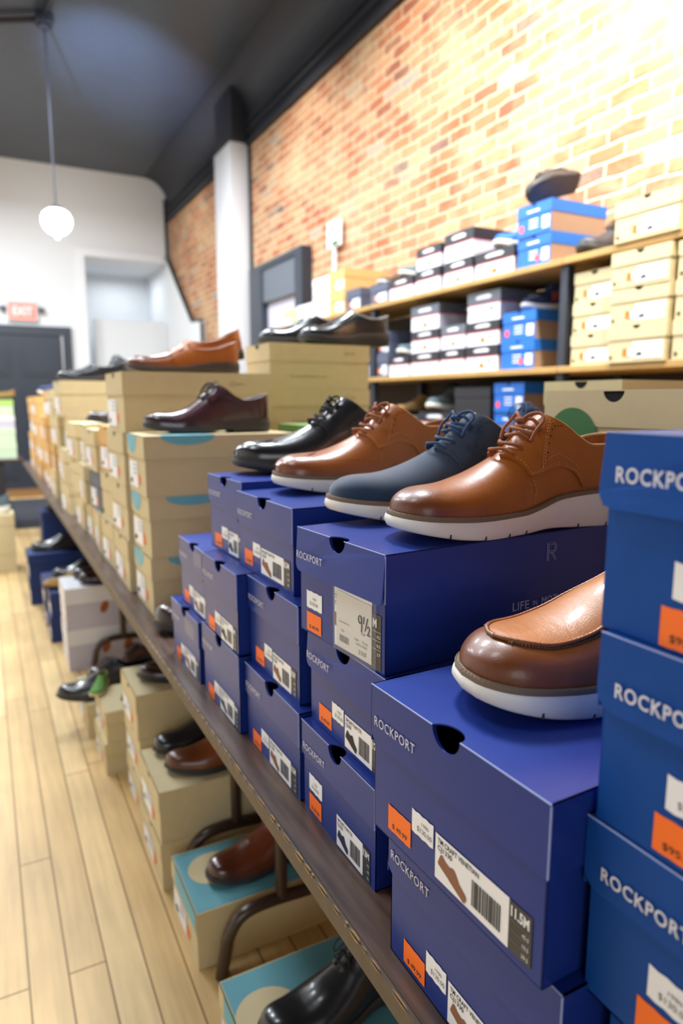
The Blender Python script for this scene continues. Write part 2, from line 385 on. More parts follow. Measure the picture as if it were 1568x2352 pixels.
STY = {
 # W half width, H dome height over feather, T topline height over feather, B feather height, G ground line, E throat/opening start
 'derby': dict(L=.298, W=[(0,.041),(.12,.0425),(.3,.049),(.45,.045),(.6,.037),(.8,.034),(1,.034)],
    H=[(0,.021),(.1,.0265),(.2,.0305),(.3,.038),(.4,.050),(.5,.066),(.585,.081),(.64,.088),(.72,.091),(1,.091)],
    T=[(.635,.0870),(.68,.077),(.74,.060),(.80,.050),(.87,.049),(.95,.055),(1,.058)],
    B=[(0,.030),(.1,.027),(.25,.0245),(.45,.026),(.55,.031),(.65,.039),(.8,.0425),(1,.045)],
    G=[(0,.013),(.08,.008),(.2,.0018),(.3,0),(.45,.001),(.6,.003),(.75,.001),(.9,0),(1,.004)], toec=.15),
 'dress': dict(L=.305, W=[(0,.034),(.12,.038),(.3,.048),(.45,.044),(.6,.035),(.8,.033),(1,.032)],
    H=[(0,.026),(.1,.030),(.2,.034),(.3,.043),(.4,.059),(.5,.078),(.585,.090),(.7,.094),(.85,.094),(1,.094)],
    T=[(.585,.0895),(.63,.078),(.7,.057),(.78,.047),(.87,.049),(.95,.056),(1,.060)],
    B=[(0,.024),(.1,.019),(.25,.015),(.45,.017),(.6,.026),(.75,.031),(1,.034)],
    G=[(0,.014),(.1,.007),(.25,.0005),(.35,0),(.5,.003),(.6,.006),(.66,.006),(.67,0),(1,0)], toec=.14),
 'slipon': dict(L=.300, W=[(0,.043),(.12,.046),(.3,.052),(.45,.047),(.6,.038),(.8,.035),(1,.034)],
    H=[(0,.020),(.1,.0285),(.2,.032),(.3,.040),(.4,.056),(.5,.070),(.56,.079),(.7,.086),(.85,.090),(1,.092)],
    T=[(.56,.0785),(.62,.064),(.7,.052),(.78,.046),(.87,.046),(.95,.054),(1,.058)],
    B=[(0,.031),(.1,.028),(.25,.0255),(.45,.027),(.55,.031),(.65,.037),(.8,.040),(1,.042)],
    G=[(0,.015),(.08,.009),(.2,.002),(.3,0),(.45,.001),(.6,.003),(.75,.001),(.9,0),(1,.004)], toec=.17),
 'loafer': dict(L=.300, W=[(0,.036),(.12,.041),(.3,.048),(.45,.043),(.6,.036),(.8,.033),(1,.032)],
    H=[(0,.022),(.1,.026),(.2,.029),(.3,.036),(.4,.050),(.47,.060),(.7,.075),(.85,.085),(1,.088)],
    T=[(.47,.0595),(.52,.050),(.6,.040),(.7,.038),(.8,.041),(.92,.054),(1,.060)],
    B=[(0,.020),(.1,.016),(.25,.013),(.45,.015),(.6,.022),(.75,.027),(1,.029)],
    G=[(0,.010),(.1,.005),(.25,.0005),(.35,0),(.5,.002),(.66,.004),(.67,0),(1,0)], toec=.16),
 'boot': dict(L=.300, W=[(0,.040),(.12,.043),(.3,.049),(.45,.045),(.6,.038),(.8,.036),(1,.035)],
    H=[(0,.034),(.1,.038),(.2,.044),(.3,.053),(.4,.072),(.5,.096),(.58,.125),(.66,.14),(1,.14)],
    T=[(.58,.1245),(.66,.132),(.8,.128),(1,.12)],
    B=[(0,.028),(.1,.023),(.25,.018),(.45,.020),(.6,.028),(.75,.033),(1,.036)],
    G=[(0,.014),(.1,.007),(.25,.0005),(.35,0),(.5,.002),(.66,.004),(.67,0),(1,0)], toec=.15),
 'sneaker': dict(L=.300, W=[(0,.040),(.12,.043),(.3,.050),(.45,.045),(.6,.039),(.8,.037),(1,.036)],
    H=[(0,.030),(.1,.034),(.2,.040),(.3,.050),(.4,.066),(.5,.084),(.58,.096),(.7,.100),(1,.100)],
    T=[(.58,.0955),(.64,.083),(.72,.063),(.8,.054),(.9,.062),(1,.074)],
    B=[(0,.040),(.1,.034),(.25,.030),(.45,.032),(.6,.038),(.75,.042),(1,.050)],
    G=[(0,.024),(.08,.014),(.2,.004),(.3,0),(.45,.001),(.6,.003),(.75,.001),(.9,.003),(1,.016)], toec=.15),
}
class Last:
    def __init__(s, sty, side=1):
        d = STY[sty]; s.L = d['L']; s.W = curve(d['W']); s.H = curve(d['H']); s.T = curve(d['T']); s.B = curve(d['B']); s.G = curve(d['G'])
        s.open = d['T'][0][0]; s.toec = d['toec']; s.side = side
        s.pp = curve([(0,.85),(.2,.9),(.5,1.1),(.62,1.0),(.76,.62),(1,.55)])
        s.qq = curve([(0,.80),(.3,.85),(.5,.95),(.6,.95),(1,.9)])
    def w(s, t): return s.W(t)*cap(t, s.toec)*cap(1-t, .13, 2.3)
    def c(s, t): return s.side*(.010*(1-t)**2-.004*math.sin(PI*min(t*1.2, 1)))
    def h(s, t): return s.H(t)*(.20+.80*cap(t, .10, 2.0))
    def amax(s, t):
        if t <= s.open: return .5
        r = min(1, s.T(t)/s.H(t)); return math.asin(r**(1/s.qq(t)))/PI
    def P(s, t, a, off=0):
        th = PI*a; p = s.pp(t); q = s.qq(t)
        cx = math.cos(th); X = -math.copysign(abs(cx)**p, cx); Z = abs(math.sin(th))**q
        x = t*s.L; y = s.c(t)+s.w(t)*X; z = s.B(t)+s.h(t)*Z
        if t > .8: x += (t-.8)*.05*math.sin(min(Z, .6)*PI/.6)*.35*s.L*.5
        p0 = Vector((x, y, z))
        if off:
            e = 1e-3
            t1 = min(max(t, .02), .985); a1 = min(max(a, .01), .99)
            du = s.P(t1+e, a1)-s.P(t1-e, a1); dv = s.P(t1, a1+e)-s.P(t1, a1-e)
            n = du.cross(dv)
            if n.length > 1e-12:
                n.normalize()
                p0 = p0+n*off*s.nsign
        return p0
    nsign = 1
def _chk():
    l = Last('derby'); e = 1e-3
    du = l.P(.3+e, .5)-l.P(.3-e, .5); dv = l.P(.3, .5+e)-l.P(.3, .5-e)
    Last.nsign = 1 if du.cross(dv).z > 0 else -1
_chk()

def stations(n):
    return [(.5-.5*math.cos(PI*i/(n-1)))*.55+.45*i/(n-1) for i in range(n)]
SHM = {}
def outline(l, n, off):
    """closed outline of the sole, list of (t, point2d)"""
    ts = stations(n); out = []
    pts = [(t, Vector((t*l.L, l.c(t)-l.w(t)))) for t in ts]+[(t, Vector((t*l.L, l.c(t)+l.w(t)))) for t in ts[::-1][1:-1]]
    k = len(pts)
    for i in range(k):
        d = pts[(i+1) % k][1]-pts[i-1][1]
        nrm = Vector((d.y, -d.x)); nrm.normalize()
        out.append((pts[i][0], pts[i][1]+nrm*off))
    return out
def shoe_meshes(sty, side, upper, sole, welt, lining, lace, opts, hi):
    key = (sty, side, upper, sole, welt, lining, lace, opts, hi)
    if key in SHM: return SHM[key]
    l = Last(sty, side); R = {}
    nt = 64 if hi else 30; na = 33 if hi else 17
    # --- upper
    mb = MB(); ts = stations(nt)
    if l.open not in ts: ts = sorted(ts+[l.open])
    rows = [t for t in ts if t <= l.open]
    mb.grid([[l.P(t, j/(na-1)) for j in range(na)] for t in rows])
    back = [t for t in ts if t >= l.open]; nb = na//2+1
    for sgn in (0, 1):
        g = []
        for t in back:
            am = l.amax(t)
            g.append([l.P(t, (am*j/(nb-1)) if sgn == 0 else 1-am*j/(nb-1)) for j in range(nb)])
        mb.grid(g, flip=bool(sgn))
    me = mb.mesh('upper', [upper, lining], smooth=True)
    bm = bmesh.new(); bm.from_mesh(me); bmesh.ops.remove_doubles(bm, verts=bm.verts, dist=.0002); bmesh.ops.recalc_face_normals(bm, faces=bm.faces); bm.to_mesh(me); bm.free(); me.shade_smooth()
    R['upper'] = me
    # padded collar
    col = [l.P(t, l.amax(t)) for t in back]+[l.P(t, 1-l.amax(t)) for t in back[::-1]]
    rr = .0022 if sty in ('derby', 'slipon') else .0016
    if sty == 'sneaker': rr = .004
    m2 = MB(); m2.tube([p-Vector((0, 0, rr*.3)) for p in col], rr, 8); R['collar'] = m2.mesh('collar', lining if sty in ('derby', 'slipon') else upper, smooth=True)
    # insole
    m3 = MB(); io = outline(l, 24, -.004)
    m3.add([Vector((p.x, p.y, l.B(t)+.004)) for t, p in io], [tuple(range(len(io)))]); R['insole'] = m3.mesh('insole', lining)
    # --- sole
    n = 48 if hi else 22; base = outline(l, n, 0)
    def ring(off, f): return [Vector((p.x, p.y, f(t))) for t, p in outline(l, n, off)]
    so = .0045 if sty in ('derby', 'slipon') else (.006 if sty == 'sneaker' else .0035)
    wl = .0045
    top = lambda t: l.B(t)-.001
    topw = lambda t: l.B(t)-wl
    hasw = welt is not None
    tp = topw if hasw else (lambda t: l.B(t)+.0015)
    m = MB()
    rings = [ring(so-.007, lambda t: l.G(t)), ring(so-.002, lambda t: l.G(t)+.0006), ring(so-.0004, lambda t: l.G(t)+.003),
             ring(so+.0012, lambda t: (l.G(t)*.45+tp(t)*.55)), ring(so+.0002, lambda t: tp(t)-.0015), ring(so-.0008, lambda t: tp(t)), ring(-.004, lambda t: tp(t))]
    m.grid(rings, 0, closev=True)
    k = len(rings[0]); m.f.append(tuple(range(k))); m.m.append(0); o = len(m.v)-k; m.f.append(tuple(range(o+k-1, o-1, -1))); m.m.append(0)
    if 'notch' in opts:
        ol = outline(l, n, so-.0004)
        for tt in ((.13, .26, .37, .46, .74, .86) if hi else ()):
            for half in (0, 1):
                cand = [q for q in ol[half*n:(half+1)*n]] or ol
                q = min(cand, key=lambda e: abs(e[0]-tt)); p = q[1]; z = l.G(tt)
                m.box(p.x-.0008, p.x+.0008, p.y-.0008, p.y+.0008, z+.0006, z+.0050, 1)
    R['sole'] = m.mesh('sole', [sole, 'groove'], smooth=True, angle=50)
    if hasw:
        m = MB(); w0 = [ring(so-.0012, lambda t: l.B(t)-wl-.0002), ring(so-.0008, lambda t: l.B(t)-.0008), ring(so-.0016, lambda t: l.B(t)+.0002), ring(-.003, lambda t: l.B(t)+.0004)]
        m.grid(w0, closev=True)
        if hi:   # the little stitches along the welt
            k = len(w0[0]); per = 0; P = ring(so-.0018, lambda t: l.B(t)+.0003); pl = P+[P[0]]; acc = 0
            for i in range(k):
                a, b = pl[i], pl[i+1]; d = (b-a).length; x = -acc
                while x < d:
                    if x >= 0:
                        c = a.lerp(b, x/d); u = (b-a).normalized()
                        m.tube([c-u*.0014, c, c+u*.0014], [.0003, .0008, .0003], 5)
                    x += .0042
                acc = (d-(x-.0042)) % .0042
        R['welt'] = m.mesh('welt', welt, smooth=True, angle=60)
    def overlay(name, G, material, off, parent_off=0):
        """G = grid of (t,a); raised sheet with a rim that drops back to the upper"""
        nu = len(G); nv = len(G[0]); off = off if callable(off) else (lambda t, a, o_=off: o_); g = [[l.P(t, a, off(t, a)) for t, a in r] for r in G]
        rim0 = [l.P(t, a, .0001) for t, a in G[0]]; rim1 = [l.P(t, a, .0001) for t, a in G[-1]]
        g = [rim0]+g+[rim1]
        Lr = [l.P(*G[0][0], .0001)]+[l.P(*r[0], .0001) for r in G]+[l.P(*G[-1][0], .0001)]
        Rr = [l.P(*G[0][-1], .0001)]+[l.P(*r[-1], .0001) for r in G]+[l.P(*G[-1][-1], .0001)]
        g = [[Lr[i]]+g[i]+[Rr[i]] for i in range(len(g))]
        mm = MB(); mm.grid(g); return mm.mesh(name, material, smooth=True, angle=50)
    def stitch(mm, path, off=.0031, mi=0, dash=.0026, gap=.0012, r=.00035):
        P = [l.P(t, a, off) for t, a in path]; acc = 0; on = True; cur = [P[0]]
        seg = []
        dens = []
        for i in range(len(P)-1):
            k = max(1, int((P[i+1]-P[i]).length/.0006))
            dens += [P[i].lerp(P[i+1], j/k) for j in range(k)]
        d = 0; i = 0; run = []
        while i < len(dens)-1:
            st = (dens[i+1]-dens[i]).length; d += st
            if d % (dash+gap) < dash: run.append(dens[i])
            else:
                if len(run) > 1: mm.tube([run[0], run[len(run)//2], run[-1]], r, 4, mi)
                run = []
            i += 1
    thread = 'tan_thread' if 'tan' in upper or 'brogue' in upper else ('navy_thread' if 'navy' in upper else 'dark_thread')
    if 'laced' in opts:
        for sd in (0, 1):
            A = (lambda a: a) if sd == 0 else (lambda a: 1-a)
            fr = curve([(.44,.52),(.49,.49),(.53,.45),(.585,.50),(.66,.64),(.72,.70),(.78,.66),(.82,.45),(.85,.06),(1,.06)])
            fd = curve([(.44,.205),(.50,.160),(.54,.140),(.60,.122),(.65,.104),(.70,.078),(.73,.045),(.75,.012),(1,.01)])
            ab = (lambda t: min(fd(t), l.amax(t)*.9)) if sty == 'derby' else (lambda t: fr(t)*l.amax(t))
            qa = lambda t, v: A(ab(t)+(min(.43, l.amax(t)-.004)-ab(t))*v)
            fl = .455 if sty == 'derby' else .45
            nu = 40 if hi else 16; nv = 12 if hi else 6; G = []
            for i in range(nu):
                u = i/(nu-1); row = []
                for j in range(nv):
                    v = j/(nv-1); sf = .50-(.50-fl+.02)*v if sty != 'boot' else .48-.06*v
                    t = sf+(.965-sf)*u
                    at = .43 if t < l.open else min(.43, l.amax(t))
                    bl = min(1, max(0, (t-l.open)/.02)); 
                    at = min(.43, l.amax(t)-.004)
                    row.append((t, A(ab(t)+(at-ab(t))*v)))
                G.append(row)
            R['quarter%d' % sd] = overlay('quarter', G, upper, lambda t, a: .0024+.0045*max(0, 1-abs(t-.455)/.05)*max(0, 1-abs(min(a, 1-a)-.42)/.14))
            if hi:
                mm = MB(); st = [i/60 for i in range(61)]
                stitch(mm, [(.505+.24*u, qa(.505+.24*u, .035)) for u in st])
                stitch(mm, [(.510+.225*u, qa(.510+.225*u, .065)) for u in st])
                stitch(mm, [(.505-.050*u, qa(.505-.050*u, .04+.9*u)) for u in st])
                stitch(mm, [(.560+.095*u, qa(.560+.095*u, .10+.82*u**.8)) for u in st])
                stitch(mm, [(.571+.092*u, qa(.571+.092*u, .12+.80*u**.8)) for u in st])
                stitch(mm, [(.560, qa(.560, .10-.09*u)) for u in st])
                stitch(mm, [(.51+.010*math.sin(u*3), A(.02+.12*u)) for u in st], off=.0006)
                stitch(mm, [(.565+.165*u, qa(.565+.165*u, .15+.03*math.sin(PI*u))) for u in st])
                for k in range(7):
                    t = .592+.078*k/6; a = qa(t, .26+.58*(k/6)**.85)
                    c = l.P(t, a, .0029); q = l.P(t+.003, a, .0029)-c; n_ = (l.P(t, a, .0035)-c).normalized(); q.normalize(); b2 = n_.cross(q)
                    mm.add([c+(q*math.cos(x*PI/4)+b2*math.sin(x*PI/4))*.0009 for x in range(8)], [tuple(range(8))], 1)
                R['stitching%d' % sd] = mm.mesh('stitching', [thread, 'hole'])
        # tongue
        tx = l.open-.008; G = [[(.46+(tx-.46)*i/11, .44+.12*j/6) for j in range(7)] for i in range(12)]
        R['tongue'] = overlay('tongue', G, upper, .0012)
        # laces
        mm = MB(); rl = .0018 if sty != 'dress' else .0013; rowt = [.462, .497, .532, .566] if sty != 'boot' else [.44, .47, .5, .53]
        big = sty == 'derby'; rowt = [.470, .508, .546, .584] if big else rowt
        if big: rl = .0020
        for k, t in enumerate(rowt):
            for v_ in ((0,) if k < 2 else (0, 1)):
                t2 = t+.012*v_; fw = (.030 if big else .008)-.012*v_; ht = (.0075 if big else .0055)+.002*v_; sk = .012*(1 if (k+v_) % 2 else -1)
                pts = [l.P(t2, .352, .0006), l.P(t2-.003, .365, .0052), l.P(t2-fw*.55-sk*.4, .425, ht), l.P(t2-fw, .5, ht+.001), l.P(t2-fw*.55+sk*.4, .575, ht), l.P(t2-.003, .625, .0052), l.P(t2, .635, .0006)]
                mm.tube(spline(pts, 6 if hi else 2), rl, 8 if hi else 5)
        tc = rowt[-1]-.01
        c = l.P(tc, .5, .010); N3 = (l.P(tc, .5, .01)-l.P(tc, .5, 0)).normalized(); T3 = (l.P(.45, .5)-l.P(.56, .5)).normalized()
        def W(f, y, n): return c+T3*f+Vector((0, y, 0))+N3*n
        for sy in (-1, 1):
            en = [W(0, 0, 0), W(-.006, sy*.010, .004), W(-.012, sy*.020, .001), W(-.006, sy*.027, -.004), W(.008, sy*.028, -.006), W(.020, sy*.026, -.012)]
            if not big: en = [W(0, 0, 0), W(.004, sy*.010, .005), W(.016, sy*.023, .002), W(.030, sy*.029, -.006), W(.036, sy*.024, -.010), W(.028, sy*.016, -.003), W(.012, sy*.008, .003), W(0, 0, .001)]
            mm.tube(spline(en, 6 if hi else 3), rl*.95, 8 if hi else 5)
        mm.tube(spline([W(0, -.005, -.002), W(.002, -.003, .003), W(.002, .003, .003), W(0, .005, -.002)], 5), rl*1.3, 8)
        R['laces'] = mm.mesh('laces', lace, smooth=True)
    if 'wing' in opts:
        def sw(a):
            x = abs(a-.5)
            if x < .13: return .215-.55*x
            return .1435+(x-.13)*.55 + max(0, x-.26)**1.2*1.6
        G = [[(.004+(sw(.02+.96*j/30)-.004)*i/13, .02+.96*j/30) for j in range(31)] for i in range(14)]
        R['wingtip'] = overlay('wingtip', G, upper, .0013)
        if hi:
            mm = MB()
            for dd in (.008, .02):
                for i in range(56):
                    a = .06+.88*i/55; t = sw(a)-dd
                    c = l.P(t, a, .0017); q = l.P(t+.003, a, .0017)-c; n_ = (l.P(t, a, .0025)-c).normalized(); q.normalize(); b2 = n_.cross(q)
                    mm.add([c+(q*math.cos(x*PI/3)+b2*math.sin(x*PI/3))*(.0008 if dd > .01 else .0005) for x in range(6)], [tuple(range(6))])
            R['broguing'] = mm.mesh('broguing', 'hole')
    if 'moc' in opts:
        at = curve([(.07,.5),(.09,.40),(.13,.33),(.2,.285),(.35,.27),(.5,.30),(.6,.30)])
        tt = [.075+.035*(i/10)**2 for i in range(10)]+[.11+(l.open-.112)*i/23 for i in range(24)]
        G = [[(t, at(t)+(1-2*at(t))*j/16) for j in range(17)] for t in tt]
        R['apron'] = overlay('apron', G, 'tan_leather_light' if upper == 'tan_leather' else upper, .0014)
        mm = MB(); path = [(t, at(t)) for t in tt[::-1]]+[(t, 1-at(t)) for t in tt]
        P = [l.P(t, a, .0015) for t, a in path]; P = spline(P, 6)
        mm.tube(P, [.0019+.00012*math.sin(i*1.7) for i in range(len(P))], 8)
        P2 = [l.P(t, a, .0005) for t, a in [(t, at(t)-.022) for t in tt[::-1] if t > .09]+[(t, 1-at(t)+.022) for t in tt if t > .09]]; P2 = spline(P2, 8)
        if hi:
            for i in range(0, len(P2)-3, 3): mm.tube([P2[i], P2[i+1]+Vector((0, 0, .0006)), P2[i+2]], [.0003, .0009, .0003], 5, 1)
        R['apron_seam'] = mm.mesh('apron_seam', [upper, 'dark_thread' if 'black' in upper else 'welt'], smooth=True)
    if 'strap' in opts:
        G = [[(.36+.07*i/6, .06+.88*j/24) for j in range(25)] for i in range(7)]
        R['strap'] = overlay('strap', G, upper, .0022)
    if 'stripe' in opts:
        mm = MB()
        for sd in (0, 1):
            for k in range(3):
                g = []
                for i in range(8):
                    u = i/7; t = .42+.05*k+.06*u; a = .06+.24*u
                    g.append([l.P(t, a if sd == 0 else 1-a, .0012), l.P(t+.018, a if sd == 0 else 1-a, .0012)])
                mm.grid(g)
        R['side_stripes'] = mm.mesh('side_stripes', 'orange_trim' if 'orange' in opts else 'white_card', smooth=True)
    SHM[key] = R
    return R

def shoe(name, label, loc, rz=0, sty='derby', side=1, upper='tan_leather', sole='sole_white', welt='welt', lining='lining', lace='tan_lace',
         opts=('laced', 'notch'), hi=False, group=None, rx=0, ry=0, scale=1, cat='shoe'):
    R = shoe_meshes(sty, side, upper, sole, welt, lining, lace, tuple(opts), hi)
    r = thing(name, label, cat, loc, rz, rx, ry, group); r.scale = (scale,)*3
    up = None; nm = {'quarter0': 'quarter', 'quarter1': 'quarter', 'stitching0': 'stitching', 'stitching1': 'stitching'}
    obs = {}
    for k, me in R.items():
        if k.startswith('stitching') or k == 'broguing': continue
        obs[k] = link(nm.get(k, k), me, r)
    for k, me in R.items():
        if k.startswith('stitching'): link('stitching', me, obs['quarter'+k[-1]])
        if k == 'broguing': link('broguing', me, obs['wingtip'])
    return r
# ------------------------------------------------------------------ shoe boxes (local frame: base centre, front end at x=-d/2, z up)
FX, FY = (0, -1, 0), (0, 0, 1)          # reading direction and up on the front end
BM = {}
def flap_outline(w, h, r=.012, notch=0, nc=.5):
    """front flap of a lid seen from the front: u right, v up (0 at the top)"""
    p = [(0, 0)]
    if notch:
        c = w*nc
        p += [(c+notch*math.cos(PI+PI*i/12), -.92*notch*math.sin(PI*i/12)) for i in range(13)]
    p += [(w, 0), (w, -h+.003), (w-.003, -h)]
    p += [(r-r*math.sin(PI/2*i/6), -h+r-r*math.cos(PI/2*i/6)) for i in range(7)]
    return p[::-1]
def blue_meshes(w, d, h, lh, flare, mt):
    k = ('blue', w, d, h, lh, flare, mt)
    if k in BM: return BM[k]
    t = .0012; x0, x1, y0, y1 = -d/2, d/2, -w/2, w/2; N = .016; R = {}
    # base tray
    m = MB(); e = .0025
    fr = [(0, 0), (w-2*e, 0), (w-2*e, h-.002)]+[((w/2-e)+N*math.cos(PI*i/12), h-.002-.92*N*math.sin(PI*i/12)) for i in range(13)]+[(0, h-.002)]
    m.plate(fr, (x0+e+t, y1-e, 0), FX, FY, t)
    m.box(x1-e-t, x1-e, y0+e, y1-e, 0, h-.002); m.box(x0+e, x1-e, y0+e, y0+e+t, 0, h-.002); m.box(x0+e, x1-e, y1-e-t, y1-e, 0, h-.002)
    m.box(x0+e, x1-e, y0+e, y1-e, 0, t); R['base'] = m.mesh('base', mt)
    # dark tissue filling so the thumb hole looks into shade
    # lid
    m = MB()
    nt_ = [(x0+N*.75*math.sin(PI*i/12), -N*math.cos(PI*i/12)) for i in range(13)]
    top = [(x0, y0)]+nt_+[(x0, y1), (x1, y1), (x1, y0)]
    m.plate([(a, b) for a, b in top], (0, 0, h-t), (1, 0, 0), (0, 1, 0), t)
    sh = (lambda p: (-flare*(-p[1]/lh)**2, 0, 0)) if flare else None
    m.plate(flap_outline(w, lh, notch=N), (x0+t, y1, h), FX, FY, t, shift=sh)
    m.box(x1-t, x1, y0, y1, h-lh, h); m.box(x0, x1, y0, y0+t, h-lh, h); m.box(x0, x1, y1-t, y1, h-lh, h)
    # pale worn line along the near vertical edge
    R['lid'] = m.mesh('lid', mt)
    m = MB(); m.box(x0-.0003, x0+.0008, y0-.0003, y0+.0006, h-lh+.001, h-.001); m.box(x0-.0003, x0+.0006, y0, y0+w*.42, h-.0006, h+.0002); m.box(x0-.0003, x0+.0006, y0+w*.58, y1, h-.0006, h+.0002)
    R['worn_edge'] = m.mesh('worn_edge', 'card_edge')
    BM[k] = R; return R
SHOE_PIC = [(0,.10),(.0,.42),(.05,.55),(.16,.60),(.30,.66),(.42,.86),(.52,1),(.60,.96),(.66,.78),(.80,.72),(.95,.82),(1,.70),(1,.10),(.97,0),(.62,.02),(.5,.0),(.05,.0)]
def front_pt(w, d, h, u, v, out=.0004): return Vector((-d/2-out, w/2-u, h-v))
def rect(m, w, d, h, u0, v0, u1, v1, mi, out, lean=0, wob=0):
    """rectangle on the front end, u from the left edge, v down from the top"""
    pts = [(u0, -v0), (u0, -v1), (u1, -v1-lean), (u1, -v0-lean)]
    if wob:
        n = 6; pts = [(u0, -v0)]+[(u0, -v1)]+[(u0+(u1-u0)*i/n, -v1-lean*i/n-(wob if i % 2 else 0)) for i in range(1, n)]+[(u1, -v1-lean), (u1, -v0-lean)]+[(u1-(u1-u0)*i/n, -v0-lean*(1-i/n)-(wob if i % 2 else 0)) for i in range(1, n)]
    m.flat(pts, (-d/2-out, w/2, h), FX, FY, mi)
def blue_box(label, loc, w, h, rz=0, d=.33, lh=None, flare=0, mt='blue_card', tags='OWL', pic='label_brown', title=('TM CRAFT PLAIN TOE', 'CJ1303'), size='11.5M', hi=2, group=None,
             vshift=0, big=1, orange_txt='$ 49.99', side_print=True, price='$130.00', tv=None, tu=.006, us=0):
    lh = lh or h*.4
    r = thing('shoe_box', label, 'shoe box', loc, rz, group=group)
    R = blue_meshes(round(w, 4), d, round(h, 4), round(lh, 4), flare, mt)
    base = link('base', R['base'], r); lid = link('lid', R['lid'], r); link('worn_edge', R['worn_edge'], lid)
    a = Vector((-d/2+.0016, 0, 0))     # text on the base sits a little back
    e = .0025
    if hi >= 1:
        m = MB(); text_on(m, 'ROCKPORT', .0082*big, front_pt(w, d, h, tu, tv or (.0335 if lh < .055 else .036), .0010+flare), FX, FY, bold=.0 if big == 1 else .02, spacing=1.12, width=.058*big)
        link('brand_lettering', m.mesh('brand_lettering', 'foil_text'), lid)
        if side_print:
            m = MB(); q = .0105; o = (.052, -w/2-.0006, h-lh*.66)
            U, V = (1, 0, 0), (0, 0, 1)
            for s_ in (0, 1):
                g = .0022*s_
                line = [(0+g, 0), (0+g, .020-g), (.011-g*.3, .020-g), (.014-g, .017-g*.6), (.014-g, .012+g*.3), (.011-g*.4, .009+g*.4), (.004, .009+g*.2)] if s_ == 0 else [(g, 0), (g, .018), (.0105, .018), (.012, .0165), (.012, .0125), (.0105, .011), (g, .011)]
                m.tube([Vector(o)+Vector((x, 0, z)) for x, z in line], .00035, 4)
            m.tube([Vector(o)+Vector((.006, 0, .009)), Vector(o)+Vector((.0125, 0, 0))], .00035, 4)
            m.tube([Vector(o)+Vector((.0085, 0, .009)), Vector(o)+Vector((.015, 0, 0))], .00035, 4)
            link('side_emblem', m.mesh('side_emblem', 'dim_text'), lid)
            m = MB(); z = h-lh-.034
            text_on(m, 'LIFE', .0095, (.004, -w/2+e-.0005, z), U, V, width=.026); text_on(m, 'IN', .0055, (.0355, -w/2+e-.0005, z+.002), U, V, width=.007); text_on(m, 'MOTION', .0095, (.049, -w/2+e-.0005, z), U, V, width=.045)
            link('side_lettering', m.mesh('side_lettering', 'dim_text'), base)
    out = -e+.0006; o2 = -e+.0010; vs = vshift
    if us: tags = tags.replace('L', '')
    if 'O' in tags or 'o' in tags:
        m = MB()
        if 'o' in tags: uu = (.0175, .094+vs, .050, .116+vs)
        else: uu = (.025, .096+vs, .057, .118+vs)
        uu = (uu[0]+us, uu[1], uu[2]+us, uu[3])
        rect(m, w, d, h, *uu, 0, out, wob=.0004)
        text_on(m, orange_txt, .0042, front_pt(w, d, h, uu[0]+.006, uu[3]-.0035, o2), FX, FY, 1, width=.021)
        link('sale_tag', m.mesh('sale_tag', ['orange_label', 'ink']), r)
    if 'W' in tags or 'w' in tags:
        m = MB()
        if 'o' in tags or 'w' in tags: uu = (.0175, .069+vs, .052, .089+vs)
        else: uu = (.0585, .081+vs, .0862, .1000+vs)
        uu = (uu[0]+us*1.25, uu[1], uu[2]+us*1.25, uu[3])
        rect(m, w, d, h, *uu, 0, out, wob=.0008)
        text_on(m, price, .0042, front_pt(w, d, h, uu[0]+.007, uu[3]-.004, o2), FX, FY, 1, width=.019)
        text_on(m, '1980', .0028, front_pt(w, d, h, uu[0]+.012, uu[3]-.0105, o2), FX, FY, 1, width=.010)
        link('price_tag', m.mesh('price_tag', ['white_label', 'grey_ink']), r)
    if 'L' in tags:
        m = MB(); u0, v0, u1, v1 = .089, .084+vs, .1675, .1205+vs
        q = min(1, (w-.012-u0)/(.188-u0)); sx = lambda u: u0+(u-u0)*q
        if v1 > h-.002: dv = v1-(h-.002); v0 -= dv; v1 -= dv
        rect(m, w, d, h, u0, v0, sx(u1), v1, 0, out); lab = link('size_label', m.mesh('size_label', 'white_label'), r)
        m = MB(); text_on(m, title[0], .0040, front_pt(w, d, h, sx(.092), v0+.0062, o2), FX, FY, width=.046*q, bold=.012); text_on(m, title[1], .0040, front_pt(w, d, h, sx(.092), v0+.0118, o2), FX, FY, width=.017*q, bold=.012)
        link('label_print', m.mesh('label_print', 'ink'), lab)
        m = MB(); ang = math.radians(-22); pts = [((.017-.034*x)*q, (y-.5)*.013) for x, y in SHOE_PIC]
        pts = [(x*math.cos(ang)-y*math.sin(ang), x*math.sin(ang)+y*math.cos(ang)) for x, y in pts]
        m.flat(pts, front_pt(w, d, h, sx(.1105), v0+.0235, o2), FX, FY); link('printed_shoe', m.mesh('printed_shoe', pic), lab)
        m = MB(); rnd = random.Random(3); u = .131
        while u < .160:
            b = rnd.choice((.0005, .0008, .0013)); rect(m, w, d, h, sx(u), v0+.0110, sx(u+b), v0+.0310, 0, o2); u += b+rnd.choice((.0005, .0009))
        link('barcode', m.mesh('barcode', 'ink'), lab)
        m = MB(); rect(m, w, d, h, sx(.1676), v0+.0005, sx(.188), v1, 0, out)
        text_on(m, size, .0072, front_pt(w, d, h, sx(.1685), v0+.0105, o2), FX, FY, 1, width=.0175*q, bold=.03)
        for i in range(3):
            rect(m, w, d, h, sx(.168), v0+.0135+i*.0072, sx(.1875), v0+.0138+i*.0072, 2, o2)
            text_on(m, ('45.5', '10.5', '29.5')[i], .0028, front_pt(w, d, h, sx(.180), v0+.0190+i*.0072, o2), FX, FY, 1, width=.006*q)
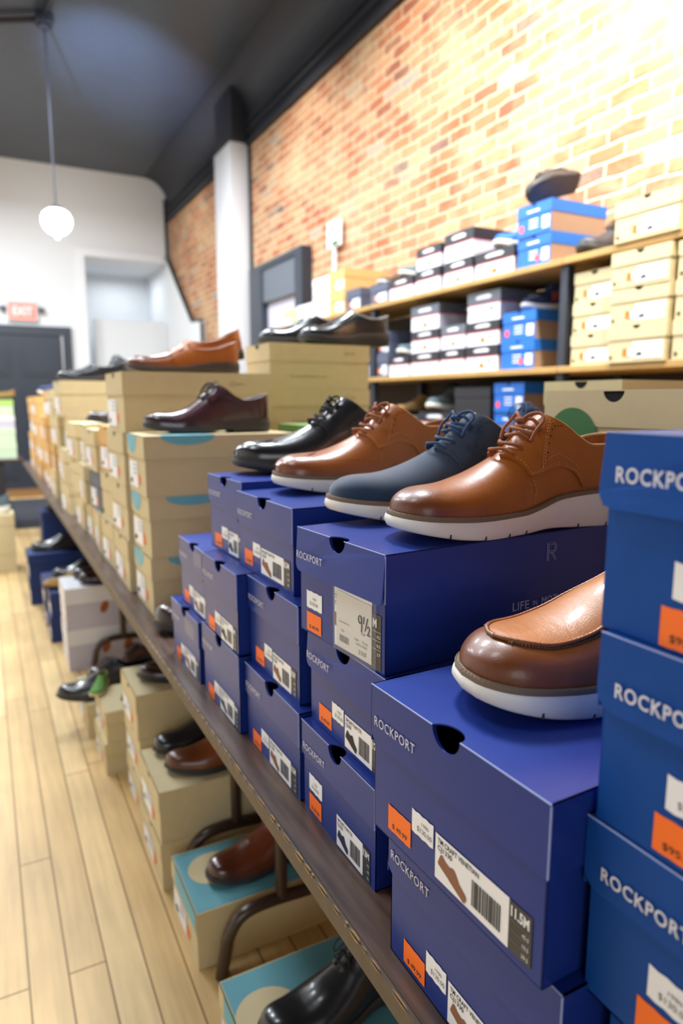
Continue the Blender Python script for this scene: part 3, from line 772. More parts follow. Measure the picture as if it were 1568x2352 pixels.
        link('size_strip', m.mesh('size_strip', ['strip_black', 'white_label', 'grey_ink']), r)
    return r

# ---- generic boxes: lid over a base, printed panels on the front end
def plain_meshes(kind, w, d, h, lh):
    k = (kind, w, d, h, lh)
    if k in BM: return BM[k]
    e = .0025; R = {}; lid, base = KIND[kind][:2]
    m = MB(); m.box(-d/2+e, d/2-e, -w/2+e, w/2-e, 0, h-.003); bm_ = [base]
    if KIND[kind][2] and KIND[kind][2] != base:      # front end in another colour than the long sides
        m.flat([(0, 0), (w-2*e, 0), (w-2*e, h-.003), (0, h-.003)], (-d/2+e-.0004, w/2-e, 0), FX, FY, 1); bm_.append(KIND[kind][2])
    R['base'] = m.mesh('base', bm_)
    m = MB(); t = .0015; x0, x1, y0, y1 = -d/2, d/2, -w/2, w/2
    m.box(x0, x1, y0, y1, h-t, h)
    N = .017 if kind == 'kraft' else .013
    m.plate(flap_outline(w, lh, r=.008, notch=N if kind in NOTCHED else 0), (x0+t, y1, h), FX, FY, t)
    m.box(x1-t, x1, y0, y1, h-lh, h-t); m.box(x0+t, x1-t, y0, y0+t, h-lh, h-t); m.box(x0+t, x1-t, y1-t, y1, h-lh, h-t)
    R['lid'] = m.mesh('lid', lid)
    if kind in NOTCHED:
        m = MB(); m.flat([(w/2+(N+.001)*math.cos(PI+PI*i/12), -N*math.sin(PI*i/12)) for i in range(13)], (x0+t+.0003, y1, h), FX, FY); R['thumb_hole_shade'] = m.mesh('thumb_hole_shade', 'hole')  # flat dark sheet stands in for the shade inside the hole
    BM[k] = R; return R
# lid, base long sides, base front end
KIND = {'kraft': ('kraft', 'kraft', None), 'warm': ('kraft_warm', 'kraft_warm', None), 'pale': ('kraft_pale', 'kraft', None), 'blue': ('bright_blue', 'kraft_brown', 'bright_blue'),
        'black': ('black_card', 'lilac_card', 'white_card'), 'blackgrey': ('grey_card', 'lilac_card', 'white_card'), 'navy': ('navy_card', 'navy_card', None), 'white': ('white_card', 'lilac_card', 'white_card'),
        'slate': ('slate_card', 'slate_card', None), 'teal': ('kraft', 'kraft', None), 'green': ('green_card', 'kraft', None), 'mint': ('mint_card', 'mint_card', None), 'lime': ('lime_card', 'mint_card', None),
        'whitelabel': ('white_card', 'white_card', None), 'allblack': ('black_card', 'black_card', None)}
NOTCHED = {'kraft', 'blue', 'warm'}
def plain_box(kind, label, loc, w, h, d=.33, rz=0, lh=None, group=None, prints='', tagc='orange_label', seed=0):
    lh = lh or round(h*.38, 4); rnd = random.Random(seed)
    r = thing('shoe_box', label, 'shoe box', loc, rz, group=group)
    R = plain_meshes(kind, round(w, 4), d, round(h, 4), lh)
    base = link('base', R['base'], r); lid = link('lid', R['lid'], r)
    if 'thumb_hole_shade' in R: link('thumb_hole_shade', R['thumb_hole_shade'], lid)
    e = .0025; out = -e+.0012; o2 = out+.0006
    def mk(name, mats, par, fn):
        k = (kind, round(w, 4), d, round(h, 4), name, prints, seed % 3)
        if k not in BM:
            m = MB(); fn(m); BM[k] = m.mesh(name, mats)
        link(name, BM[k], par)
    b = h-lh
    if 'l' in prints or 'r' in prints:     # white size label with a shoe picture, tag to one side
        L = 'l' in prints; u0, u1 = (.010, w*.56) if L else (w*.45, w-.012)
        def f(m):
            rect(m, w, d, h, u0, lh+.012, u1, h-.012, 0, out)
            cx = (u0+u1)/2; s = (u1-u0)
            m.flat([(x*.026, y*.014) for x, y in SHOE_PIC], front_pt(w, d, h, u0+s*.12, h-.020, o2), FX, FY, 1)
            for i in range(3): rect(m, w, d, h, u0+s*.52, lh+.018+i*.010, u0+s*.9, lh+.0205+i*.010, 2, o2)
        mk('size_label', ['white_label', 'ink', 'grey_ink'], base, f)
        def g(m):
            a = u1+.006 if L else u0-.040
            rect(m, w, d, h, a, h-.046, a+.020, h-.022, 0, out)
        mk('sale_tag', [tagc], base, g)
        if not L:
            mk('price_tag', ['white_label'], base, lambda m: rect(m, w, d, h, u0-.019, h-.044, u0-.003, h-.022, 0, out))
    if 'h' in prints: mk('air_hole', ['hole'], base, lambda m: m.flat([(.016+.006*math.cos(i*PI/5), -(h-.018)+.007*math.sin(i*PI/5)) for i in range(10)], (-d/2-out, w/2, h), FX, FY))
    if 'T' in prints:                      # teal arc on the end and the long side of the lid
        mk('end_arc', ['teal_print'], lid, lambda m: m.flat([(w*.30+.058*math.cos(PI+PI*i/20), -.001-(lh*.86)*math.sin(PI*i/20)) for i in range(21)], (-d/2-.0006, w/2, h), FX, FY))
        mk('side_arc', ['teal_print'], lid, lambda m: m.flat([(.10+.062*math.cos(PI+PI*i/20), -.0005-.021*math.sin(PI*i/20)) for i in range(21)], (-d/2, -w/2-.0006, h), (1, 0, 0), (0, 0, 1)))
        mk('top_arc', ['teal_print'], lid, lambda m: m.flat([(.10+.062*math.cos(PI*i/20), .06*math.sin(PI*i/20)) for i in range(21)], (-d/2, -w/2, h+.0005), (1, 0, 0), (0, 1, 0)))
    if 's' in prints:                      # faded printing on the long side
        def f(m):
            u = -.10
            while u < .02:
                l_ = rnd.choice((.004, .006, .009)); m.flat([(u, 0), (u+l_, 0), (u+l_, .005), (u, .005)], (0, -w/2+e-.0006, (h-lh)*.42), (1, 0, 0), (0, 0, 1)); u += l_+rnd.choice((.0015, .0015, .005))
        mk('side_lettering', ['faint_ink'], base, f)
        def g(m):
            c = Vector((.085, -w/2-.0008, h-lh*.5))
            m.tube([c+Vector((.006*math.cos(i*PI/8), 0, .006*math.sin(i*PI/8))) for i in range(16)], .0008, 4, closed=True)
            m.flat([(0, 0), (.022, 0), (.022, .004), (0, .004)], (.095, -w/2-.0008, h-lh*.5-.002), (1, 0, 0), (0, 0, 1))
        mk('side_emblem', ['faint_ink'], lid, g)
    if kind == 'teal':
        mk('top_print', ['teal_box'], lid, lambda m: m.flat([(-d/2+.003, -w/2+.003), (d/2-.02, -w/2+.003), (d/2-.02, w/2-.003), (-d/2+.003, w/2-.003)], (0, 0, h+.0006), (1, 0, 0), (0, 1, 0)))
        mk('front_print', ['teal_print'], lid, lambda m: rect(m, w, d, h, .03, .001, w-.004, lh-.008, 0, .0008))
    if kind in ('black', 'blackgrey'):
        mk('red_line', ['red_print'], base, lambda m: (rect(m, w, d, h, .003, lh+.0004, w-.003, lh+.006, 0, out)))
        mk('red_side_line', ['red_print'], base, lambda m: m.flat([(-d/2+.003, 0), (d/2-.003, 0), (d/2-.003, .005), (-d/2+.003, .005)], (0, -w/2+e-.0006, h-lh-.0055), (1, 0, 0), (0, 0, 1)))
        mk('lid_mark', ['white_card'], lid, lambda m: m.flat([(w*.25+a*w*.5, -lh*.5+b_*lh*.4) for a, b_ in ((0, 0), (.1, -.4), (.9, -.4), (1, .1), (.8, .5), (.2, .4))], (-d/2-.0008, w/2, h), FX, FY))
        mk('side_mark', ['white_card'], lid, lambda m: m.flat([(a*.10, b_*lh*.4) for a, b_ in ((0, 0), (.1, -.4), (.9, -.4), (1, .1), (.8, .5), (.2, .4))], (0, -w/2-.0008, h-lh*.5), (1, 0, 0), (0, 0, 1)))
        def f(m):
            for i in range(3): rect(m, w, d, h, w*.22, lh+.016+i*.014, w*.34, lh+.022+i*.014, 0, out)
        mk('size_print', ['grey_ink'], base, f)
        mk('printed_shoe', ['ink'], base, lambda m: m.flat([(x*.024, y*.014) for x, y in SHOE_PIC], front_pt(w, d, h, w*.68, lh+.034, out), FX, FY))
        if seed % 3: mk('sale_tag', ['orange_label'], base, lambda m: rect(m, w, d, h, w*.44, h-.036, w*.58, h-.014, 0, o2))
    if kind == 'blue':
        mk('size_label', ['white_label'], base, lambda m: rect(m, w, d, h, w*.74, lh+.012, w*.94, h-.016, 0, out))
        mk('sale_tag', ['pink_print'], base, lambda m: m.flat([(w*(.14 if seed % 2 else .60)+.014*math.cos(i*PI/6), -(h-.032)+.014*math.sin(i*PI/6)) for i in range(12)], (-d/2-out, w/2, h), FX, FY))
        def f(m):
            for i in range(3): rect(m, w, d, h, w*.36, lh+.014+i*.014, w*.62, lh+.019+i*.014, 0, out)
        mk('size_print', ['white_label'], base, f)
        mk('brand_print', ['white_label'], lid, lambda m: rect(m, w, d, h, w*.30, lh*.55, w*.66, lh*.7, 0, .0008))
    return r
# ================================================================== the room
def simple(name, boxes, m):
    mb = MB()
    for b in boxes: mb.box(*b)
    return struct(name, mb.mesh(name, m))
simple('floor', [(-3, 3.2, -3, 11, -.05, 0)], 'floor_boards')
WX = 2.38; BY = 9.5; CZ = EYE+2.835; BT = EYE+2.32
simple('wall_right', [(WX, WX+.3, -3, BY+1.5, 0, BT)], 'brick_wall')
# black plaster above the brick, with the cove into the ceiling
mb = MB(); mb.box(WX-.012, WX+.3, -3, BY+1.5, BT, CZ+.05)
R0 = .30
prof = [(WX-.012-R0+R0*math.sin(a*PI/20), CZ-R0+R0*math.cos(a*PI/20)) for a in range(11)]
mb.grid([[Vector((x, y, z)) for x, z in prof] for y in (-3, BY+.4)])
for zz in (BT, BT+.10, CZ-.34): mb.box(WX-.04, WX, -3, BY, zz, zz+.035)
s_ = struct('trim_1', mb.mesh('trim_1', 'black_paint')); 
simple('ceiling', [(-3, 3.2, -3, 11, CZ, CZ+.1)], 'black_ceiling')
simple('wall_left', [(-3.1, -2.9, -3, 11, 0, CZ)], 'white_wall')
mb = MB()
for b in ((-3, -2.2, -3.1, -2.95, 0, CZ), (1.8, 3.2, -3.1, -2.95, 0, CZ), (-2.2, 1.8, -3.1, -2.95, 0, .5), (-2.2, 1.8, -3.1, -2.95, 3.0, CZ)): mb.box(*b)
struct('wall_front', mb.mesh('wall_front', 'white_wall'))
simple('window_1', [(-2.2, -2.1, -3.06, -2.98, .5, 3.0), (1.7, 1.8, -3.06, -2.98, .5, 3.0), (-.25, -.15, -3.06, -2.98, .5, 3.0), (-2.2, 1.8, -3.06, -2.98, .5, .6), (-2.2, 1.8, -3.06, -2.98, 2.9, 3.0)], 'black_paint')
# back wall with a recessed opening on the right
AX0, AX1, AZ = 1.29, 3.2, EYE+1.80
mb = MB(); mb.box(-3, AX0, BY, BY+.12, 0, CZ); mb.box(AX0, AX1, BY, BY+.12, AZ, CZ)
struct('wall_back', mb.mesh('wall_back', 'white_wall'))
mb = MB(); mb.box(AX0-.1, AX0, BY+.12, BY+1.4, 0, AZ+.1); mb.box(AX0, WX-.03, BY+1.3, BY+1.4, 0, AZ); mb.box(AX0, WX-.03, BY+.12, BY+1.3, AZ, AZ+.1); mb.box(WX-.03, WX-.004, BY+.12, BY+1.3, 0, AZ)
struct('wall_alcove', mb.mesh('wall_alcove', 'white_wall'))
mb = MB(); mb.box(AX0-.09, AX0, BY-.03, BY-.001, 0, AZ); mb.box(AX0-.09, WX-.1, BY-.03, BY-.001, AZ, AZ+.09)
struct('trim_2', mb.mesh('trim_2', 'white_trim'))
mb = MB(); mb.box(AX0+.12, WX-.035, BY+.2, BY+.32, 0, EYE+1.06)
struct('wall_counter', mb.mesh('wall_counter', 'white_wall'))
# sloping white stair side that runs down along the brick
mb = MB(); mb.plate([(0, 0), (1.55, 0), (1.55, EYE+.90), (1.12, EYE+.93), (.03, EYE+1.83), (0, EYE+2.62)], (WX-.01, BY, 0), (0, -1, 0), (0, 0, 1), .05)
struct('trim_3', mb.mesh('trim_3', 'white_wall'))
mb = MB(); mb.tube([(WX-.045, BY-.01, EYE+2.6), (WX-.045, BY-.03, EYE+1.85), (WX-.045, BY-1.12, EYE+.95), (WX-.045, BY-1.5, EYE+.92), (WX-.045, BY-1.54, EYE+.88), (WX-.045, BY-1.55, 0)], .022, 8)
struct('trim_4', mb.mesh('trim_4', 'dark_trim'))
# back door
mb = MB(); DX0, DX1, DZ = -.15, .99, EYE+.80
mb.box(DX0-.12, DX0, BY-.05, BY-.001, 0, DZ); mb.box(DX1, DX1+.09, BY-.05, BY-.001, 0, DZ); mb.box(DX0-.12, DX1+.09, BY-.05, BY-.001, DZ, DZ+.11)
door_frame = mb
mb = MB(); mb.box(DX0, DX1, BY-.03, BY-.005, 0, DZ-.001)
for (a, b, c, d) in ((DX0+.1, DX0+.5, .15, .80), (DX0+.64, DX1-.1, .15, .80), (DX0+.1, DX0+.5, .95, 1.28), (DX0+.64, DX1-.1, .95, 1.28), (DX0+.1, DX0+.5, 1.42, 1.82), (DX0+.64, DX1-.1, 1.42, 1.82)):
    mb.box(a, b, BY-.045, BY-.03, c, d); mb.box(a+.05, b-.05, BY-.055, BY-.045, c+.05, d-.05)
dr = struct('door_1', mb.mesh('door_1', 'door_paint'))
link('door_frame', door_frame.mesh('door_frame', 'door_paint'), dr)
m = MB(); m.box(DX1-.035, DX1-.012, BY-.056, BY-.03, 0, DZ); link('metal_edge', m.mesh('metal_edge', 'steel'), dr)
m = MB(); m.tube([(DX1-.10, BY-.07, 1.0), (DX1-.10, BY-.09, 1.0), (DX1-.22, BY-.09, 1.0)], .012, 8); link('door_handle', m.mesh('door_handle', 'steel'), dr)
mb = MB(); mb.box(-.15, 1.1, BY-.75, BY-.01, 0, .02); struct('trim_5', mb.mesh('trim_5', 'threshold_wood'))
# white pillar against the brick, painted black above
mb = MB(); mb.bbox(2.19, WX-.002, 6.40, 6.88, 0, BT+.02, .006); p_ = struct('trim_6', mb.mesh('trim_6', 'white_trim', smooth=True, angle=30))
mb = MB(); mb.bbox(2.20, WX+.01, 6.38, 6.87, BT+.02, CZ, .01); struct('trim_7', mb.mesh('trim_7', 'black_paint', smooth=True, angle=30))
mb = MB(); mb.tube([(WX-.012, 6.37, BT), (WX-.012, 6.37, 0)], .018, 6); struct('trim_8', mb.mesh('trim_8', 'dark_trim'))
# black door case with a grey transom on the brick wall
mb = MB(); mb.box(WX-.09, WX, 5.06, 5.20, 0, EYE+1.14); mb.box(WX-.09, WX, 5.93, 6.24, 0, EYE+1.14); mb.box(WX-.09, WX, 5.06, 6.24, EYE+1.14, EYE+1.19)
d2 = struct('door_2', mb.mesh('door_2', 'door_paint'))
m = MB(); m.box(WX-.075, WX-.01, 5.2, 5.93, EYE+.86, EYE+1.14); link('transom_panel', m.mesh('transom_panel', 'grey_panel'), d2)
m = MB(); m.box(WX-.03, WX-.01, 5.2, 5.93, 0, EYE+.86); link('door_leaf', m.mesh('door_leaf', 'lilac_card'), d2)

# things in the room
t = thing('doormat', 'dark grey rectangular mat lying in front of the back door', 'mat', (.62, 7.5, 0))
m = MB(); m.bbox(-.40, .62, -.90, 1.0, 0, .012, .004); link('pile', m.mesh('pile', 'floor_mat'), t)
m = MB(); m.box(-.43, .65, -.93, 1.03, 0, .007); link('rubber_border', m.mesh('rubber_border', 'black_card'), t)
t = thing('pendant_lamp', 'glowing white glass globe lamp hanging on a thin rod before the back wall', 'lamp', (.63, 6.0, CZ))
gz = EYE+1.37-CZ
m = MB(); m.lathe([(0, gz-.125), (.010, gz-.122), (.014, gz-.112), (.012, gz-.100), (.03, gz-.094), (.066, gz-.078), (.096, gz-.046), (.112, gz-.005), (.111, gz+.03), (.094, gz+.066), (.065, gz+.088), (.042, gz+.095)], 0, 0, 32)
link('glass_globe', m.mesh('glass_globe', 'globe_glass', smooth=True), t)
m = MB(); m.lathe([(.042, gz+.092), (.045, gz+.10), (.040, gz+.115), (.016, gz+.128), (.006, gz+.135), (.006, -.10), (.04, -.10), (.05, -.09), (.05, -.072)], 0, 0, 20)
link('rod', m.mesh('rod', 'black_paint', smooth=True, angle=40), t)
t = thing('electrical_conduit', 'black pipe run crossing the ceiling to the globe lamp', 'pipe', (.63, 6.0, CZ))
m = MB(); m.tube([(0, 0, -.03), (-2.5, 1.5, -.03)], .02, 8); m.tube([(0, 0, -.03), (.30, -4.5, -.03)], .016, 8); link('pipe', m.mesh('pipe', 'black_paint', smooth=True), t)
m = MB(); m.bbox(-.06, .06, -.06, .06, -.07, 0, .006); link('junction_box', m.mesh('junction_box', 'black_paint'), t)
t = thing('exit_sign', 'small lit red EXIT sign mounted high on the white back wall', 'sign', (.535, BY-.01, EYE+1.08))
m = MB(); m.bbox(-.17, .17, -.05, 0, -.115, .115, .01); link('housing', m.mesh('housing', 'exit_case'), t)
m = MB(); m.box(-.15, .15, -.056, -.05, -.095, .095); link('red_face', m.mesh('red_face', 'exit_red'), t)
m = MB(); text_on(m, 'EXIT', .10, (-.115, -.058, -.05), (1, 0, 0), (0, 0, 1), width=.23, bold=.02); link('lettering', m.mesh('lettering', 'white_label'), t)
for s_ in (-1, 1):
    m = MB(); m.lathe([(0, -.01), (.035, 0), (.045, .03), (.03, .05)], s_*.215, -.04, 12); link('lamp_head', m.mesh('lamp_head', 'grey_card', smooth=True), t)

# ================================================================== the long display table
TE = .275; TL0, TL1 = -.35, 6.15; TB = 1.30
t = thing('display_table', 'long low dark brown table carrying all the shoe box stacks', 'table', (TE, 0, 0))
m = MB(); m.box(0, TB-TE, TL0, TL1, TT-.022, TT); link('table_top', m.mesh('table_top', 'table_wood'), t)
m = MB(); m.box(-.004, 0, TL0, TL1, TT-.024, TT-.002); m.box(-.004, TB-TE, TL0-.004, TL0, TT-.024, TT-.002)
edge = link('edge_band', m.mesh('edge_band', 'table_edge'), t)
m = MB(); rnd = random.Random(5); y = TL0
while y < 3.2:
    l_ = rnd.uniform(.004, .028); q = rnd.uniform(.0006, .0016)
    m.add([(-.0046, y, TT-.0022), (-.0046, y+l_, TT-.0022), (-.0046, y+l_*.8, TT-.0022-q), (-.0046, y+l_*.3, TT-.0022-q*1.6)], [(0, 1, 2, 3)])
    m.add([(-.0042, y, TT+.0004), (-.0042, y+l_, TT+.0004), (q*1.2-.004, y+l_*.7, TT+.0004), (q-.004, y+l_*.2, TT+.0004)], [(0, 1, 2, 3)])
    y += l_+rnd.uniform(.001, .02)
link('chipped_veneer', m.mesh('chipped_veneer', 'chip_wood', recalc=False), edge)
for yl in (.25, 1.154, 1.43, 2.90, 4.3, 5.7):
    m = MB(); zr = .125; x0 = .346-TE; x1 = .98-TE
    pts = spline([(x0-.01, yl, 0), (x0, yl, .05), (x0+.008, yl, .085), (x0+.035, yl, zr-.006), (x0+.09, yl, zr+.004), (x0+.2, yl, zr), (x1-.2, yl, zr), (x1-.09, yl, zr+.004), (x1-.035, yl, zr-.006), (x1-.008, yl, .085), (x1, yl, .05), (x1+.01, yl, 0)], 5)
    m.tube(pts, .0125, 12)
    lg = link('leg_frame', m.mesh('leg_frame', 'tube_brown', smooth=True, angle=60), t)
    for xx in (.465-TE, .86-TE):
        m = MB(); m.tube([(xx, yl, zr), (xx, yl, TT-.022)], .0125, 12); m.tube([(xx, yl, TT-.03), (xx, yl, TT-.022)], .03, 12); link('upright', m.mesh('upright', 'tube_brown', smooth=True, angle=60), lg)

# ================================================================== blue shoe boxes on the table, nearest first
def bb(label, X, y0, y1, z0, h, rz=0, **k):
    """box by its front edge X, near and far side, bottom"""
    w = y1-y0; d = k.get('d', .33)
    cx, cy = X+d/2*math.cos(rz), (y0+y1)/2+d/2*math.sin(rz)
    return blue_box(label, (cx, cy, z0), w, h, rz=rz, **k)
NEAR = 'of nearest stack, by right frame edge'
z = TT
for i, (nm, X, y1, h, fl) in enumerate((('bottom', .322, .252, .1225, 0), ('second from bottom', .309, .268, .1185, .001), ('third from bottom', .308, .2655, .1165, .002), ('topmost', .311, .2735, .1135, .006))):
    bb('blue shoe box, %s %s' % (nm, NEAR), X, y1-.195, y1, z, h, mt='blue_card_faded', tags='ow' if i else '', vshift=-.004, hi=1, big=1.02, tu=.0136, tv=.0265 if i == 3 else .034, us=.024, flare=fl, lh=.042 if i == 3 else .045, orange_txt='$95.99', side_print=False, d=.325)
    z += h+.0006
# stack C
bb('blue shoe box under the box that carries the tan slip-on shoe', .290, .262, .467, TT, .1283, pic='label_brown', title=('TM CRAFT VENETIAN', 'CJ1330'), size='11.5M', lh=.050, orange_txt='$ 49.99', vshift=.004)
bb('blue shoe box carrying the tan slip-on shoe, with 11.5M label', .2755, .268, .468, TT+.1286, .1278, rz=.030, pic='label_brown', title=('TM CRAFT VENETIAN', 'CJ1330'), size='11.5M', lh=.050, orange_txt='$ 49.99')
# stack B
bb('blue shoe box, bottom of the stack under the tan and navy lace-ups, 13M label', .3135, .530, .705, TT, .113, tags='owL', pic='navy_thread', size='13M', lh=.044, vshift=-.008, orange_txt='$ 39.99')
bb('blue shoe box, middle of the stack under the tan and navy lace-ups', .322, .527, .702, TT+.1133, .114, tags='OWL', pic='dark_lining', size='12M', lh=.044, vshift=-.012, flare=.004)
b1 = bb('blue shoe box with taped white 9½ label, carrying the tan lace-up', .3165, .530, .704, TT+.2276, .1205, rz=.07, tags='ow', lh=.049, flare=.004, vshift=.001, price='$130.00')
w, d, h = .174, .33, .1205; e = .0025; out = -e+.0005
m = MB(); rect(m, w, d, h, .0790, .050, .150, .1160, 0, out); lab = link('size_label', m.mesh('size_label', 'white_label'), b1)
m = MB(); text_on(m, 'TM', .0045, front_pt(w, d, h, .0800, .064, out+.0002), FX, FY, bold=.02); text_on(m, 'CJ', .0045, front_pt(w, d, h, .0800, .071, out+.0002), FX, FY, bold=.02); link('label_print', m.mesh('label_print', 'ink'), lab)
m = MB(); m.flat([(.0035*math.cos(i*PI/8), .008*math.sin(i*PI/8)) for i in range(16)], front_pt(w, d, h, .0815, .087, out+.0003), FX, FY); link('printed_shoe', m.mesh('printed_shoe', 'brown_leather'), lab)
m = MB(); m.flat([(.0835, -.0540), (.0835, -.1150), (.1500, -.1160), (.1500, -.0560), (.118, -.0553), (.1172, -.0548), (.1164, -.0553)], (-d/2-out-.0006, w/2, h), FX, FY)
wr = link('size_sticker', m.mesh('size_sticker', 'cream_label'), b1)
m = MB(); o2 = out+.0012
def strok(pts, r=.00055): m.tube([front_pt(w, d, h, u, v, o2) for u, v in pts], r, 6)
def c9(cu, cv, ru, rv, a0, a1, n=14): return [(cu+ru*math.cos(a0+(a1-a0)*i/n), cv-rv*math.sin(a0+(a1-a0)*i/n)) for i in range(n+1)]
strok(c9(.1300, .0745, .0028, .0040, .3, .3+2*PI)); strok([(.1330, .0715), (.1334, .080), (.1328, .0870)])
strok([(.1372, .0700), (.1370, .0770)]); strok([(.1438, .0700), (.1395, .0840)]); strok([(.1432, .0800), (.1448, .0780), (.1470, .0790), (.1468, .0820), (.1435, .0875), (.1458, .0868), (.1482, .0872)])
link('handwritten_size', m.mesh('handwritten_size', 'ink', smooth=True), wr)
m = MB(); rnd = random.Random(8); u = .090
while u < .108:
    q = rnd.choice((.0005, .0009)); rect(m, w, d, h, u, .1010, u+q, .1085, 0, o2-.0004); u += q+rnd.choice((.0005, .0008))
for (s1, u, v, wd, sz) in (('Conservation Plain', .089, .0875, .020, .0024), ('9.5M', .093, .0975, .006, .003), ('2350', .131, .0900, .008, .003), ('Cognac', .119, .0985, .009, .0028), ('Rock', .134, .0985, .010, .0028), ('List Price 00.00', .122, .1030, .020, .0028), ('$130.00', .127, .1115, .014, .0048)):
    text_on(m, s1, sz, front_pt(w, d, h, u, v, o2-.0004), FX, FY, width=wd)
link('sticker_print', m.mesh('sticker_print', 'grey_ink'), wr)
m = MB(); rect(m, w, d, h, .1502, .062, .1655, .1175, 0, out); text_on(m, 'M', .0085, front_pt(w, d, h, .1512, .0750, out+.0003), FX, FY, 1, bold=.03, width=.007)
for i in range(3):
    rect(m, w, d, h, .1505, .079+i*.009, .1652, .0793+i*.009, 1, out+.0003); text_on(m, ('42.5', '8.5', '27')[i], .0030, front_pt(w, d, h, .1585, .0855+i*.009, out+.0003), FX, FY, 1, width=.006)
link('size_strip', m.mesh('size_strip', ['strip_black', 'white_label']), b1)
m = MB(); rect(m, w, d, h, .0785, .0497, .1595, .1198, 0, o2+.0006); link('clear_tape', m.mesh('clear_tape', 'clear_tape'), b1)
# stack A
bb('blue shoe box, bottom of the stack under the tan wingtip', .312, .710, .902, TT, .116, pic='label_brown', size='10.5M', lh=.045, vshift=-.004)
bb('blue shoe box, middle of the stack under the tan wingtip', .320, .727, .905, TT+.1163, .128, pic='label_brown', size='10.5M', lh=.048, vshift=.002)
bb('blue shoe box directly under the tan wingtip', .330, .768, .968, TT+.2446, .1130, rz=.015, pic='label_brown', size='8.5M', lh=.047, tags='OWL', vshift=-.014)
# stack F
bb('blue shoe box, bottom of the stack under the black lace-up', .304, .908, 1.095, TT, .1215, pic='label_black', size='9M', vshift=.002)
bb('blue shoe box, middle of the stack under the black lace-up', .304, .908, 1.080, TT+.1218, .1225, pic='label_black', size='9M', lh=.052, vshift=.002)
bb('blue shoe box directly under the black lace-up', .334, .970, 1.125, TT+.2446, .1240, rz=.03, pic='label_black', size='10M', lh=.050)
# stack G
g2 = bb('blue shoe box, bottom of the last blue stack, pale faded patch on its lid', .302, 1.113, 1.300, TT, .112, pic='rust_print', size='9M', lh=.046, vshift=-.006)
m = MB(); rect(m, .187, .33, .112, .105, .012, .165, .040, 0, .0008); link('clear_patch', m.mesh('clear_patch', 'clear_tape'), g2)
g1 = bb('blue shoe box on top of the last blue stack, sticker on its lid', .314, 1.085, 1.270, TT+.1123, .125, pic='rust_print', size='9M')
m = MB(); rect(m, .185, .33, .125, .105, .008, .150, .034, 0, .0008); link('lid_sticker', m.mesh('lid_sticker', 'clear_tape'), g1)

# ================================================================== tan boxes along the front of the table
def column(X, y0, y1, specs, where, rz=0, d=.34, z0=TT, jit=.004, group=None, seed=0):
    """specs: list of (kind, height, prints) bottom to top"""
    z = z0; n = len(specs); rnd = random.Random(seed+int(y0*1000))
    ordn = {1: [''], 2: ['bottom', 'top'], 3: ['bottom', 'middle', 'top'], 4: ['bottom', 'second', 'third', 'top'], 5: ['bottom', 'second', 'third', 'fourth', 'top']}[n]
    cn = {'kraft': 'tan cardboard', 'warm': 'orange-tan cardboard', 'pale': 'pale tan', 'blue': 'bright blue', 'black': 'black-lidded white', 'blackgrey': 'grey-lidded white', 'navy': 'dark navy',
          'white': 'white', 'slate': 'slate grey', 'teal': 'teal-lidded', 'green': 'green-lidded', 'mint': 'pale mint', 'lime': 'lime-lidded', 'whitelabel': 'plain white', 'allblack': 'black'}
    out_ = []
    for i, (kind, h, pr) in enumerate(specs):
        q = rz+rnd.uniform(-jit, jit)*4; jx = rnd.uniform(-jit, jit); nm = cn[kind]
        if 'shoe box' not in nm: nm += ' shoe box'
        pos = (ordn[i]+' box of ' if ordn[i] else '')+where
        lab = nm+', '+pos
        cx, cy = X+jx+d/2*math.cos(q), (y0+y1)/2+d/2*math.sin(q)
        out_.append(plain_box(kind, lab, (cx, cy, z), y1-y0, h, d=d, rz=q, prints=pr, seed=seed+i+int(y0*10)))
        z += h+.0005
    return z
K = 'kraft'
zT1 = column(.312, 1.535, 1.735, [(K, .1345, 'lhT'), (K, .140, 'lhT'), (K, .137, 'lT')], 'the teal-arc stack under the burgundy lace-up', d=.36)
zT2 = column(.310, 1.765, 1.995, [(K, .136, 'l'), (K, .137, 'lh'), (K, .137, 'l'), (K, .150, 'ls')], 'the stack under the tan loafers', d=.40, jit=.006)
